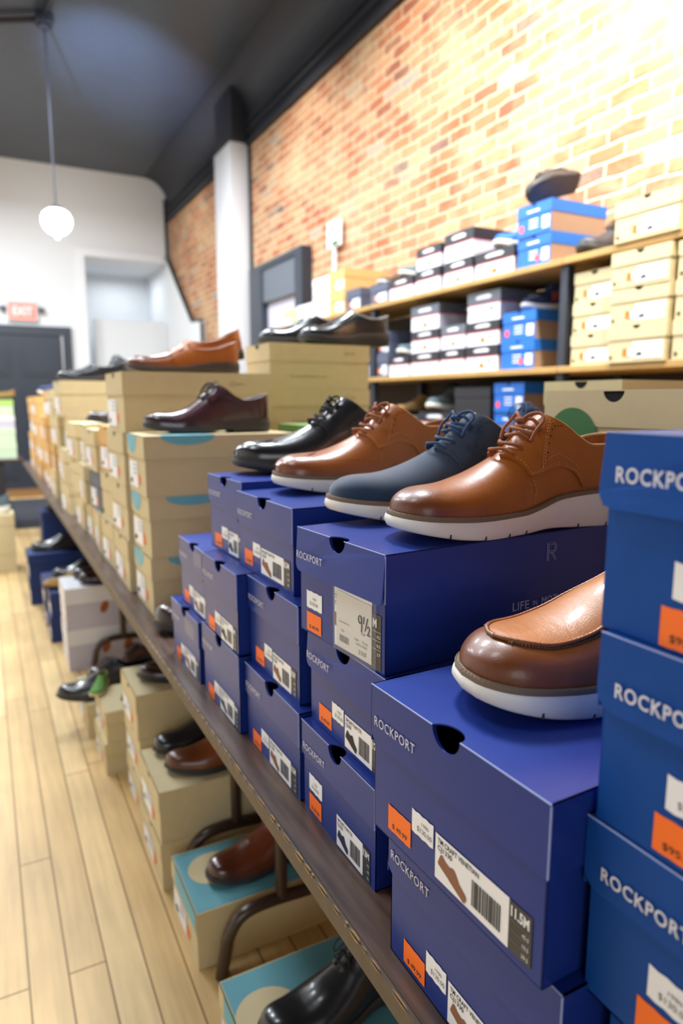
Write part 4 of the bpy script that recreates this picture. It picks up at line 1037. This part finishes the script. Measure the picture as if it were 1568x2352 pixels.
FC = [(2.03, 2.22, [(K, .136, 'l'), (K, .140, 'h'), ('warm', .138, 'l')], 'first lower stack beyond the loafer stack'),
      (2.25, 2.44, [(K, .134, 'l'), ('slate', .132, 'l'), (K, .132, 'l')], 'second lower stack beyond the loafer stack'),
      (2.47, 2.66, [(K, .134, 'l'), (K, .134, 'l'), (K, .140, 'l')], 'third lower stack, under a lone brown shoe'),
      (2.70, 2.92, [(K, .138, 'l'), (K, .130, 'h'), ('pale', .138, 'l')], 'fourth lower stack beyond the loafer stack'),
      (3.12, 3.34, [(K, .140, 'l'), (K, .140, 'l'), (K, .142, 'l'), (K, .150, 'l')], 'the tall stack under the black shoes'),
      (3.40, 3.62, [('pale', .140, 'l'), (K, .140, 'l'), (K, .142, 'l'), (K, .140, 'l')], 'first tall stack past the black shoes'),
      (3.68, 3.90, [(K, .136, 'l'), ('warm', .136, 'l'), (K, .142, 'l'), (K, .130, 'l')], 'second tall stack past the black shoes'),
      (3.98, 4.20, [('warm', .136, 'l'), ('warm', .136, 'l'), ('warm', .132, 'l'), ('warm', .136, 'l')], 'third tall stack past the black shoes'),
      (4.30, 4.54, [('warm', .132, 'l'), ('warm', .136, 'l'), ('warm', .132, 'l')], 'fourth stack from the far table end'),
      (4.66, 4.90, [('warm', .132, 'l'), ('warm', .130, 'l'), ('warm', .130, 'l'), ('warm', .120, 'l')], 'third stack from the far table end'),
      (5.00, 5.24, [('warm', .130, 'l'), ('warm', .136, 'l'), ('warm', .130, 'l'), ('warm', .120, 'l')], 'second stack from the far table end'),
      (5.36, 5.62, [('warm', .130, 'l'), ('warm', .134, 'l'), ('warm', .130, 'l'), ('warm', .120, '')], 'the stack at the far table end')]
zf = []
for i, (a, b, sp, wh) in enumerate(FC):
    zf.append(column(.310, a, b, sp, wh, seed=i*7, jit=.015, d=.34))
# back row of the table
zK1 = column(.72, .505, .747, [(K, .1255, ''), (K, .1255, ''), (K, .1255, ''), (K, .1255, '')], 'the green-circle stack behind the tan lace-up', jit=0, d=.34)
m = MB(); r0 = .0455
m.flat([(.054+r0*math.cos(PI*i/24), -.0690+r0*math.sin(PI*i/24)) for i in range(25)][::-1], (.72-.0012, .747, zK1), FX, FY)
kb = [o for o in bpy.data.objects if o.get('label', '').startswith('tan cardboard shoe box, top box of the green-circle')][0]
lidk = [c for c in kb.children if c.name.startswith('lid')][0]
BMk = m.mesh('green_circle', 'green_print'); BMk.transform(Matrix.Translation(-kb.location)); link('green_circle', BMk, lidk)
zK2 = column(1.085, .925, 1.13, [(K, .132, ''), (K, .132, ''), (K, .132, ''), (K, .132, '')], 'the back-row stack beyond the green circle', jit=0, d=.21)
BR = [(.945, 1.13, [(K, .12, ''), (K, .12, ''), (K, .12, '')], 'back-row stack behind the tan wingtip'), (1.15, 1.34, [(K, .12, ''), (K, .12, ''), ('navy', .125, '')], 'back-row stack behind the black lace-up'),
      (1.36, 1.55, [(K, .12, ''), (K, .12, ''), (K, .12, '')], 'back-row stack before the green lid'), (1.57, 1.80, [(K, .135, ''), (K, .135, ''), ('green', .155, '')], 'back-row stack with the green lid')]
zb = [column(.74, a, b, sp, wh, jit=.003, d=.33) for a, b, sp, wh in BR]
zT5 = column(.756, 1.90, 2.105, [(K, .128, 's'), (K, .130, 's'), (K, .132, 's'), (K, .132, 's'), (K, .1335, 's')], 'the high back-row stack under black slip-ons', jit=.002, d=.335)
for i, (a, b) in enumerate(((2.14, 2.36), (2.9, 3.1), (3.5, 3.7))):
    column(.76, a, b, [(K, .13, ''), (K, .13, ''), (K, .13, '')], ('first', 'second', 'third')[i]+' back-row stack beyond the high one', jit=.004, seed=50+i)
# ================================================================== shoes on the boxes
PIN = 0
shoe('lace_up_shoe', 'tan burnished leather lace-up with white sole on the 9½ box', (.367, .594, TT+.3485), -.06, hi=True, side=-1)
shoe('lace_up_shoe', 'navy suede lace-up with white sole between tan shoes', (.362, .709, TT+.3485), -.05, upper='navy_suede', lace='navy_lace', lining='lining', hi=True, side=1)
shoe('lace_up_shoe', 'tan leather wingtip lace-up with perforated toe and white sole', (.372, .925, TT+.358), -.09, upper='brogue_leather', opts=('laced', 'notch', 'wing'), hi=True, side=-1)
shoe('lace_up_shoe', 'black leather lace-up with black sole on the fourth blue stack', (.372, 1.090, TT+.369), -.10, upper='black_leather', sole='sole_black', welt='dark_welt', lining='dark_lining', lace='black_lace', opts=('laced', 'wing'), hi=True, side=1)
shoe('slip_on_shoe', 'tan slip-on shoe with raised apron seam and white sole on front blue box', (.315, .405, TT+.2569), -.20, sty='slipon', opts=('moc', 'notch'), hi=True, side=-1, scale=1.0)
shoe('lace_up_shoe', 'burgundy polished lace-up with dark sole on the teal-arc stack', (.335, 1.635, zT1), 0, sty='dress', upper='burgundy_leather', sole='sole_black', welt='dark_welt', lace='black_lace', lining='dark_lining', opts=('laced',), hi=True)
shoe('loafer', 'tan leather loafer nearer the camera of the pair on the tall tan stack', (.345, 1.86, zT2), 0, sty='loafer', upper='loafer_leather', sole='sole_brown', welt=None, opts=('moc', 'strap'), cat='loafer')
shoe('loafer', 'tan leather loafer behind its mate, heel raised, on the tall tan stack', (.41, 1.985, zT2+.001), 0, sty='loafer', upper='loafer_leather', sole='sole_brown', welt=None, opts=('moc', 'strap'), side=-1, cat='loafer', ry=-.16)
KB = dict(upper='black_leather', sole='sole_black', welt=None, lining='grey_lining', lace='black_lace')
shoe('slip_on_shoe', 'black slip-on shoe, left of the pair on the high back stack', (.80, 2.085, zT5), -.05, sty='slipon', opts=('moc',), side=1, **KB)
shoe('slip_on_shoe', 'black slip-on shoe, right of the pair on the high back stack', (.88, 1.965, zT5), -.06, sty='slipon', opts=('moc',), side=-1, **KB)
shoe('loafer', 'black leather loafer nearest on the stack past the brown toe', (.30, 3.21, zf[4]), 0, sty='loafer', opts=('moc', 'strap'), cat='loafer', **KB)
shoe('lace_up_shoe', 'black lace-up behind the black loafer on the tall far stack', (.40, 3.30, zf[4]), 0, sty='dress', opts=('laced',), **KB)
shoe('loafer', 'brown loafer toe showing between the tan stacks', (.33, 2.565, zf[2]), 0, sty='loafer', upper='dark_brown_leather', sole='sole_black', welt=None, opts=('moc',), cat='loafer')
shoe('sneaker', 'dark blue sneaker on the far orange-tan stacks', (.33, 4.78, zf[9]), 0, sty='sneaker', upper='navy_mesh', sole='sole_white', welt=None, lining='dark_lining', lace='navy_lace', opts=('laced',), cat='sneaker')
shoe('loafer', 'tan loafer low in the back row behind the navy suede lace-up', (.85, 1.245, zb[1]), -.10, sty='loafer', upper='loafer_leather', sole='sole_brown', welt=None, opts=('moc',), cat='loafer')
shoe('sneaker', 'navy sneaker with neon green sole behind the navy suede lace-up', (.80, 1.035, zb[0]), .0, sty='sneaker', upper='navy_mesh', sole='neon_green', welt=None, lining='dark_lining', lace='navy_lace', opts=('laced',), cat='sneaker', scale=.88)
shoe('ankle_boot', 'dark boot on the table between the tan and blue stacks', (.295, 1.415, TT), 0, sty='boot', upper='dark_brown_leather', sole='sole_black', welt='dark_welt', lace='black_lace', opts=('laced',), cat='boot')

# ================================================================== under the table, on the floor
TEAL = [('teal', .126, 'l')]
U = 'under the table'
z1 = column(.290, .78, 1.016, [('teal', .126, 'l')], 'nearest on the floor, carrying a black lace-up', z0=0, jit=0, d=.36)
z2 = column(.298, 1.187, 1.385, [('teal', .126, 'l')], 'second on the floor, carrying a chestnut shoe', z0=0, jit=0, d=.30)
for zz, bx in ((z1, (.290, .898, .236)), (z2, (.298, 1.286, .198))):
    nm = 'nearest on the floor' if zz == z1 and bx[0] == .290 else 'second on the floor'
    o = [o for o in bpy.data.objects if 'teal-lidded' in o.get('label', '') and nm in o['label']][0]
    l_ = [c for c in o.children if c.name.startswith('lid')][0]
    m = MB(); m.flat([(bx[0]-.375-.04*(bx[2] > .22)+.055*math.cos(PI*i/16), .02+.052*math.sin(PI*i/16)) for i in range(32)], (0, 0, .1272), (1, 0, 0), (0, 1, 0)); link('tan_circle', m.mesh('tan_circle', 'kraft'), l_)
z3 = column(.290, 1.445, 1.66, [(K, .118, 'l'), (K, .128, 'l')], 'the floor stack under the black and brown pair', z0=0, jit=.002, d=.36)
z4 = column(.300, 1.72, 1.93, [(K, .12, 'l'), (K, .12, 'l'), (K, .125, 'l')], 'the floor stack under a lone brown shoe', z0=0, jit=.004, d=.36)
z5 = column(.255, 2.02, 2.22, [(K, .10, 'l'), (K, .10, 'l')], 'the floor stack by the green shoe', z0=0, jit=.004, d=.36)
z6 = column(.245, 2.93, 3.15, [('white', .175, 'l'), ('white', .178, 'l')], 'the white floor stack printed with rust ovals', z0=0, jit=0, d=.40)
for nm in ('bottom box of the white floor', 'top box of the white floor'):
    o = [o for o in bpy.data.objects if nm in o.get('label', '')][0]; b_ = [c for c in o.children if c.name.startswith('base')][0]
    for cx, rr in ((-.045, .026), (.045, .028)):
        m = MB(); m.flat([(cx+rr*.62*math.cos(i*PI/10)+.25*rr*math.sin(i*PI/10), .085+rr*1.05*math.sin(i*PI/10)) for i in range(20)], (0, -.11+.0014, 0), (1, 0, 0), (0, 0, 1)); link('rust_oval', m.mesh('rust_oval', 'rust_print'), b_)
z7 = column(.215, 3.33, 3.53, [('navy', .12, 'r'), ('navy', .118, 'r')], 'navy floor stack under the suede moccasin', z0=0, jit=.003, d=.33)
z7b = column(.21, 3.58, 3.78, [('navy', .12, 'r'), ('navy', .115, 'r')], 'second navy floor stack', z0=0, jit=.003, d=.33)
z8 = column(.165, 4.02, 4.24, [('navy', .14, 'r'), ('navy', .145, 'r')], 'the navy floor stack under the long black shoe', z0=0, jit=.002, d=.42)
z9 = column(.29, 4.66, 4.88, [('navy', .14, ''), ('navy', .14, ''), ('navy', .14, '')], 'the farthest navy floor stack', z0=0, jit=.002, d=.40)
D = dict(sty='dress', sole='sole_black', welt='dark_welt', lining='dark_lining', lace='black_lace', opts=('laced',))
shoe('lace_up_shoe', 'black polished lace-up on the nearest teal box under the table', (.315, .862, z1), .07, upper='black_leather', hi=True, **D)
shoe('lace_up_shoe', 'chestnut polished shoe on the second teal box under the table', (.345, 1.272, z2), .03, upper='chestnut_leather', hi=True, side=-1, **D)
shoe('lace_up_shoe', 'brown lace-up, nearer of the pair on the floor stack', (.325, 1.515, z3), 0, upper='brown_leather', **D)
shoe('lace_up_shoe', 'black lace-up, farther of the pair on the floor stack', (.318, 1.63, z3), 0, upper='black_leather', side=-1, **D)
shoe('loafer', 'lone brown shoe on the three-box floor stack', (.325, 1.81, z4), 0, sty='loafer', upper='dark_brown_leather', sole='sole_black', welt=None, opts=('moc',), cat='loafer')
shoe('slip_on_shoe', 'small green suede shoe at the aisle edge of the floor stack', (.25, 2.14, z5), 1.2, sty='slipon', upper='green_suede', sole='kraft', welt=None, opts=(), scale=.42)
shoe('lace_up_shoe', 'reddish brown shoe on the floor stack beside the green shoe', (.315, 2.065, z5), 0, upper='chestnut_leather', side=-1, **D)
shoe('lace_up_shoe', 'long black shoe behind the green shoe', (.155, 2.365, .1185), 0, upper='black_leather', scale=1.05, **D)
column(.235, 2.29, 2.56, [(K, .117, 'l')], 'the floor stack under the long black shoe', z0=0, jit=.002, d=.33)
shoe('lace_up_shoe', 'black shoe with brown laces close to the table leg', (.27, 2.49, .1185), 0, upper='dark_brown_leather', **D)
shoe('lace_up_shoe', 'dark brown polished shoe on the white box stack', (.31, 3.00, z6), 0, upper='dark_brown_leather', side=-1, **D)
shoe('loafer', 'black loafer with shiny toe behind the white box stack', (.30, 3.105, z6+.0005), 0, sty='loafer', opts=('moc', 'strap'), cat='loafer', **KB)
shoe('moccasin', 'camel suede moccasin on the navy boxes under the table', (.20, 3.43, z7), .0, sty='loafer', upper='olive_suede', sole='sole_brown', welt=None, opts=('moc',), cat='moccasin')
shoe('loafer', 'black shoe beside the camel moccasin', (.26, 3.66, z7b), 0, sty='loafer', opts=('moc',), cat='loafer', **KB)
shoe('loafer', 'long black loafer on the big navy floor box', (.19, 4.13, z8), 0, sty='loafer', opts=('moc',), cat='loafer', scale=1.1, **KB)
shoe('loafer', 'black loafer topmost on the farthest navy floor stack', (.33, 4.77, z9), 0, sty='loafer', opts=('moc',), cat='loafer', **KB)

# ================================================================== far left display
t = thing('display_plinth', 'dark low plinth near the back door carrying mint boxes', 'plinth', (.10, 6.75, 0))
m = MB(); m.bbox(-.34, .04, -.25, .30, 0, .60, .01); link('cabinet', m.mesh('cabinet', 'black_card'), t); m = MB(); m.bbox(-.36, .19, -.27, .32, .60, .625, .004); link('plinth_top', m.mesh('plinth_top', 'tube_brown'), t)
column(-.08, 6.55, 6.80, [('mint', .13, ''), ('mint', .13, ''), ('white', .10, 'l'), ('lime', .14, '')], 'the mint stack on the dark plinth', z0=.626, jit=.003, d=.33)
shoe('sandal', 'beige shoe on top of the mint boxes', (-.03, 6.68, .626+.502), 0, sty='loafer', upper='olive_suede', sole='sole_brown', welt=None, opts=(), cat='shoe')
column(-.19, 4.92, 5.14, [(K, .19, ''), (K, .19, '')], 'the floor stack at the left frame edge', z0=0, jit=0, d=.33)
shoe('sneaker', 'grey and white sneaker on the tan box at the left frame edge', (-.18, 5.03, .381), 0, sty='sneaker', upper='grey_mesh', sole='sole_white', welt=None, lining='dark_lining', lace='black_lace', opts=('laced',), cat='sneaker')

# ================================================================== shelving along the brick wall
SX = 2.0; S1 = EYE+.13; S2 = EYE+.53; S0 = EYE-.30; SB = .05
t = thing('shelving_unit', 'long black-posted shelving with wooden boards standing against the brick wall', 'shelving', (SX, 0, 0))
PY = (.55, 2.0, 3.445, 4.85)
for yy in PY:
    for xx in (.0, .32):
        m = MB(); m.box(xx-.004, xx+.030, yy-.018, yy+.018, 0, S2-.026); link('post', m.mesh('post', 'post_metal'), t)
for a, b in zip(PY, PY[1:]):
    m = MB(); m.box(.352, .360, a+.02, b-.02, SB, S2-.026); link('dark_backing', m.mesh('dark_backing', 'dark_shelf'), t)  # dark sheet closing off the back of each bay
    for zz in (SB, S0, S1, S2):
        m = MB(); m.bbox(-.02, .35, a+.002, b-.002, zz-.024, zz-.001, .002); link('shelf_board', m.mesh('shelf_board', 'shelf_wood'), t)
B = 'black'; G = 'blackgrey'
def sh(y0, y1, z, sp, wh, X=SX+.005, seed=0, d=.30, jit=.004): return column(X, y0, y1, sp, wh, z0=z, seed=seed, d=d, jit=jit)
# top shelf, from near to far
za = sh(2.085, 2.275, S2, [('blue', .120, ''), ('blue', .118, '')], 'the top-shelf stack under the black sneaker', X=SX-.0)
zc = sh(2.30, 2.55, S2, [(B, .112, '')], 'top shelf, single under the blue sneaker', seed=2)
sh(2.57, 2.785, S2, [(B, .112, ''), (B, .125, '')], 'the top-shelf pair left of the blue sneaker', seed=4)
sh(2.82, 3.03, S2, [(B, .112, ''), (B, .105, '')], 'the second top-shelf pair from the blue boxes', seed=5)
zd = sh(3.05, 3.28, S2, [(B, .105, '')], 'top shelf, single left of the pairs', seed=6)
zd2 = sh(3.30, 3.49, S2, [('slate', .11, 'r')], 'top shelf, at the far end of the middle bay', seed=7)
sh(3.60, 3.78, S2, [('slate', .12, 'r')], 'top shelf, first in the far bay', seed=8)
sh(3.80, 4.00, S2, [('warm', .13, 'r'), ('warm', .13, 'r')], 'the orange-tan pair in the far bay', seed=9)
sh(4.02, 4.25, S2, [('whitelabel', .125, 'l'), ('whitelabel', .125, 'l')], 'the white pair in the far bay', seed=10)
sh(4.27, 4.50, S2, [('whitelabel', .115, 'l')], 'top shelf, far bay beside the white pair', seed=11)
sh(4.52, 4.76, S2, [(K, .11, 'l')], 'top shelf, last box by the grey transom', seed=12)
# lower shelf
ze = sh(2.155, 2.355, S1, [('blue', .118, ''), ('blue', .118, '')], 'the lower-shelf stack under the orange sneaker', seed=1)
sh(2.375, 2.60, S1, [(B, .112, ''), (B, .105, ''), (G, .128, '')], 'the lower-shelf stack left of the blue pair', seed=2)
sh(2.615, 2.80, S1, [(B, .112, ''), (G, .110, '')], 'the second lower-shelf stack from the blue pair', seed=4)
sh(2.815, 3.06, S1, [(B, .110, ''), (B, .108, ''), (G, .120, '')], 'the third lower-shelf stack from the blue pair', seed=5)
zg = sh(3.08, 3.27, S1, [(B, .105, '')], 'lower shelf, single under a grey shoe', seed=6)
sh(3.285, 3.40, S1, [('slate', .125, 'r'), ('slate', .12, 'r')], 'the narrow lower-shelf stack by the far post', seed=7)
sh(3.50, 3.74, S1, [('slate', .13, 'r'), ('allblack', .12, '')], 'the dark lower-shelf stack in the far bay', seed=8)
sh(3.80, 4.04, S1, [('whitelabel', .12, 'l'), ('warm', .12, 'r')], 'the mixed lower-shelf stack in the far bay', seed=9)
sh(4.10, 4.32, S1, [(K, .12, 'l'), (K, .12, 'l')], 'the last lower-shelf stack in the far bay', seed=9)
# third shelf
sh(2.20, 2.39, S0, [('blue', .125, ''), ('blue', .125, ''), ('blue', .125, '')], 'the third-shelf stack behind the shoe tops', seed=1)
sh(2.42, 2.68, S0, [(B, .12, ''), (B, .12, ''), ('allblack', .12, '')], 'the third-shelf stack right of the grey sneaker', seed=2)
zh = sh(2.70, 2.98, S0, [(B, .12, ''), (B, .125, '')], 'the third-shelf stack under the grey sneaker', seed=4)
zi = sh(3.00, 3.36, S0, [(B, .12, ''), (G, .10, '')], 'the third-shelf stack under olive shoes', seed=5)
# near bay tan boxes
c1 = [(K, .118, 'rh'), (K, .118, 'rh'), (K, .122, 'rh')]
sh(1.765, 1.955, S1, [(K, .112, 'rh'), (K, .112, 'rh'), (K, .112, 'rh')], 'the tan shelf stack beside the black post', X=SX, jit=.003, seed=1)
sh(1.52, 1.755, S1, [(K, .124, 'rh'), (K, .124, 'rh'), (K, .118, 'rh')], 'the second tan shelf stack from the black post', X=SX-.03, jit=.003, seed=2)
sh(1.27, 1.505, S1, [(K, .124, 'rh'), (K, .122, 'rh'), (K, .118, 'rh')], 'the tan shelf stack at the right frame edge', X=SX-.02, jit=.003, seed=3)
sh(1.50, 1.755, S2, [(K, .135, 'rh')], 'highest on the top shelf at the right frame edge', X=SX-.03, jit=0, seed=4)
shoe('sneaker', 'black sneaker tipped on its side on the blue top-shelf boxes', (SX+.02, 2.20, za+.045), .12, rx=-1.05, ry=-.30, sty='sneaker', upper='black_card', sole='sole_black', welt=None, lining='dark_lining', lace='black_lace', opts=('laced',), cat='sneaker')
shoe('sneaker', 'bright blue sneaker with white sole on a top-shelf box', (SX+.02, 2.43, zc), -.2, sty='sneaker', upper='blue_mesh', sole='sole_white', welt=None, lining='dark_lining', lace='navy_lace', opts=('laced',), cat='sneaker')
shoe('sneaker', 'navy and orange sneaker on the lower-shelf blue boxes', (SX+.03, 2.25, ze), -.15, sty='sneaker', upper='navy_mesh', sole='sole_white', welt=None, lining='orange_trim', lace='navy_lace', opts=('laced', 'stripe', 'orange'), cat='sneaker', scale=.82)
shoe('sneaker', 'grey sneaker with thick white sole on the third shelf', (SX+.0, 2.86, zh), .25, sty='sneaker', upper='grey_mesh', sole='sole_white', welt=None, lining='dark_lining', lace='black_lace', opts=('laced',), cat='sneaker', scale=1.05)
shoe('slip_on_shoe', 'olive brown shoe on the third shelf by the far post', (SX+.01, 3.2, zi), .1, sty='slipon', upper='olive_suede', sole='sole_brown', welt=None, opts=())
shoe('sneaker', 'grey sneaker on the lower shelf beside the slate boxes', (SX+.01, 3.17, zg), .2, sty='sneaker', upper='grey_mesh', sole='sole_white', welt=None, lining='dark_lining', lace='black_lace', opts=('laced',), cat='sneaker', scale=.9)
shoe('sneaker', 'white soled grey sneaker on the top shelf left of the paired boxes', (SX+.01, 3.16, zd), .2, sty='sneaker', upper='grey_mesh', sole='sole_white', welt=None, lining='dark_lining', lace='black_lace', opts=('laced',), cat='sneaker', scale=.9)
shoe('slip_on_shoe', 'dark low shoe on the slate top-shelf box', (SX+.01, 3.4, zd2), .1, sty='loafer', upper='dark_brown_leather', sole='sole_white', welt=None, opts=(), scale=.9)
shoe('sneaker', 'black sneaker on the top shelf between blue and tan boxes', (SX+.01, 1.93, S2), .0, sty='sneaker', upper='black_card', sole='sole_black', welt=None, lining='dark_lining', lace='black_lace', opts=('laced',), cat='sneaker')
t = thing('sign_stand', 'small white card sign on a thin white stem above the shelving', 'sign', (WX-.036, 4.60, S2))
m = MB(); m.bbox(-.03, .03, -.05, .05, 0, .012, .003); link('foot', m.mesh('foot', 'white_trim'), t)
m = MB(); m.box(-.010, .010, -.012, .012, .012, .56); link('stem', m.mesh('stem', 'white_trim'), t)
m = MB(); m.bbox(-.012, .012, -.10, .10, .56, .74, .004); link('card', m.mesh('card', 'white_label'), t)
m = MB(); m.box(-.0135, -.012, -.08, .02, .565, .60); link('green_strip', m.mesh('green_strip', 'green_print'), t)

# ================================================================== light
def area(name, loc, to, e, size, col=(1, 1, 1), sy=None, spread=None):
    l = bpy.data.lights.new(name, 'AREA'); l.energy = e; l.size = size; l.color = col
    if sy: l.shape = 'RECTANGLE'; l.size_y = sy
    if spread: l.spread = math.radians(spread)
    o = link(name, l, None, loc); o.rotation_euler = (Vector(to)-Vector(loc)).to_track_quat('-Z', 'Y').to_euler(); return o
def point(name, loc, e, r, col=(1, 1, 1)):
    l = bpy.data.lights.new(name, 'POINT'); l.energy = e; l.shadow_soft_size = r; l.color = col; return link(name, l, None, loc)
def spot(name, loc, to, e, ang, col, r=.05, blend=.6):
    l = bpy.data.lights.new(name, 'SPOT'); l.energy = e; l.spot_size = math.radians(ang); l.spot_blend = blend; l.color = col; l.shadow_soft_size = r
    o = link(name, l, None, loc); o.rotation_euler = (Vector(to)-Vector(loc)).to_track_quat('-Z', 'Y').to_euler(); return o
W_ = (.88, .94, 1)
area('shop_window_daylight', (-1.2, -2.9, 1.75), (-.2, 3, 1.1), 30, 2.0, (.86, .93, 1), sy=1.6)
for x, y, e in ((-.5, 1.4, 22), (-.5, 3.4, 44), (-.6, 5.6, 60), (-.6, 7.4, 110), (1.15, 2.2, 105), (.6, 3.6, 75), (.95, 5.4, 60)):
    area('ceiling_lamp', (x, y, 3.5), (x, y, 0), e, .6, W_)
spot('ceiling_glow_spot', (.1, 4.3, 2.3), (1.32, 6.62, CZ), 1500, 30, (.62, .72, 1), .05, 1)  # unseen spot added to throw a bluish glow on the ceiling
for y, e in ((.9, 900), (2.2, 140), (3.5, 46), (5.0, 34), (8.0, 20)):
    spot('wall_washer', (1.55, y, 3.75), (WX, y+.15, 2.6), e, 100, (1, .93, .80), .06, .9)
area('back_wall_fill', (.9, 8.0, 3.5), (1.2, 9.5, 1.4), 9, .5, (1, 1, 1))  # unseen fill light added to whiten the back wall
area('alcove_fill', (1.85, 9.5+.75, EYE+1.74), (1.85, 10.2, 0), 6, .4, W_)  # unseen fill added to brighten the recess
w_ = bpy.data.worlds.new('world'); sc.world = w_; w_.use_nodes = True
w_.node_tree.nodes['Background'].inputs[0].default_value = (.85, .92, 1, 1); w_.node_tree.nodes['Background'].inputs[1].default_value = .04

# ================================================================== camera: 24 mm, portrait, pitched down 9 degrees
cam = bpy.data.cameras.new('camera'); co = bpy.data.objects.new('camera', cam); COL.objects.link(co); sc.camera = co
cam.sensor_fit = 'VERTICAL'; cam.sensor_height = 36; cam.lens = 24; cam.clip_start = .02
f_ = 1568.; vx, vy = -45., 920.
Yw = Vector((vx-784, 1176-vy, f_)).normalized(); Zw = Vector((0, f_, -(1176-vy))).normalized(); Xw = Yw.cross(Zw)
if Xw.x < 0: Xw = -Xw
right = Vector((Xw.x, Yw.x, Zw.x)); up = Vector((Xw.y, Yw.y, Zw.y)); fwd = Vector((Xw.z, Yw.z, Zw.z))
M = Matrix((right, up, -fwd)).transposed().to_4x4(); M.translation = (0, 0, EYE); co.matrix_world = M
cam.dof.use_dof = True; cam.dof.focus_distance = .62; cam.dof.aperture_fstop = 4.5
sc.view_settings.view_transform = 'Standard'; sc.view_settings.look = 'None'; sc.view_settings.gamma = 1; sc.view_settings.exposure = .17
sc.cycles.use_denoising = True; sc.cycles.max_bounces = 8; sc.cycles.diffuse_bounces = 4; sc.cycles.sample_clamp_indirect = 6
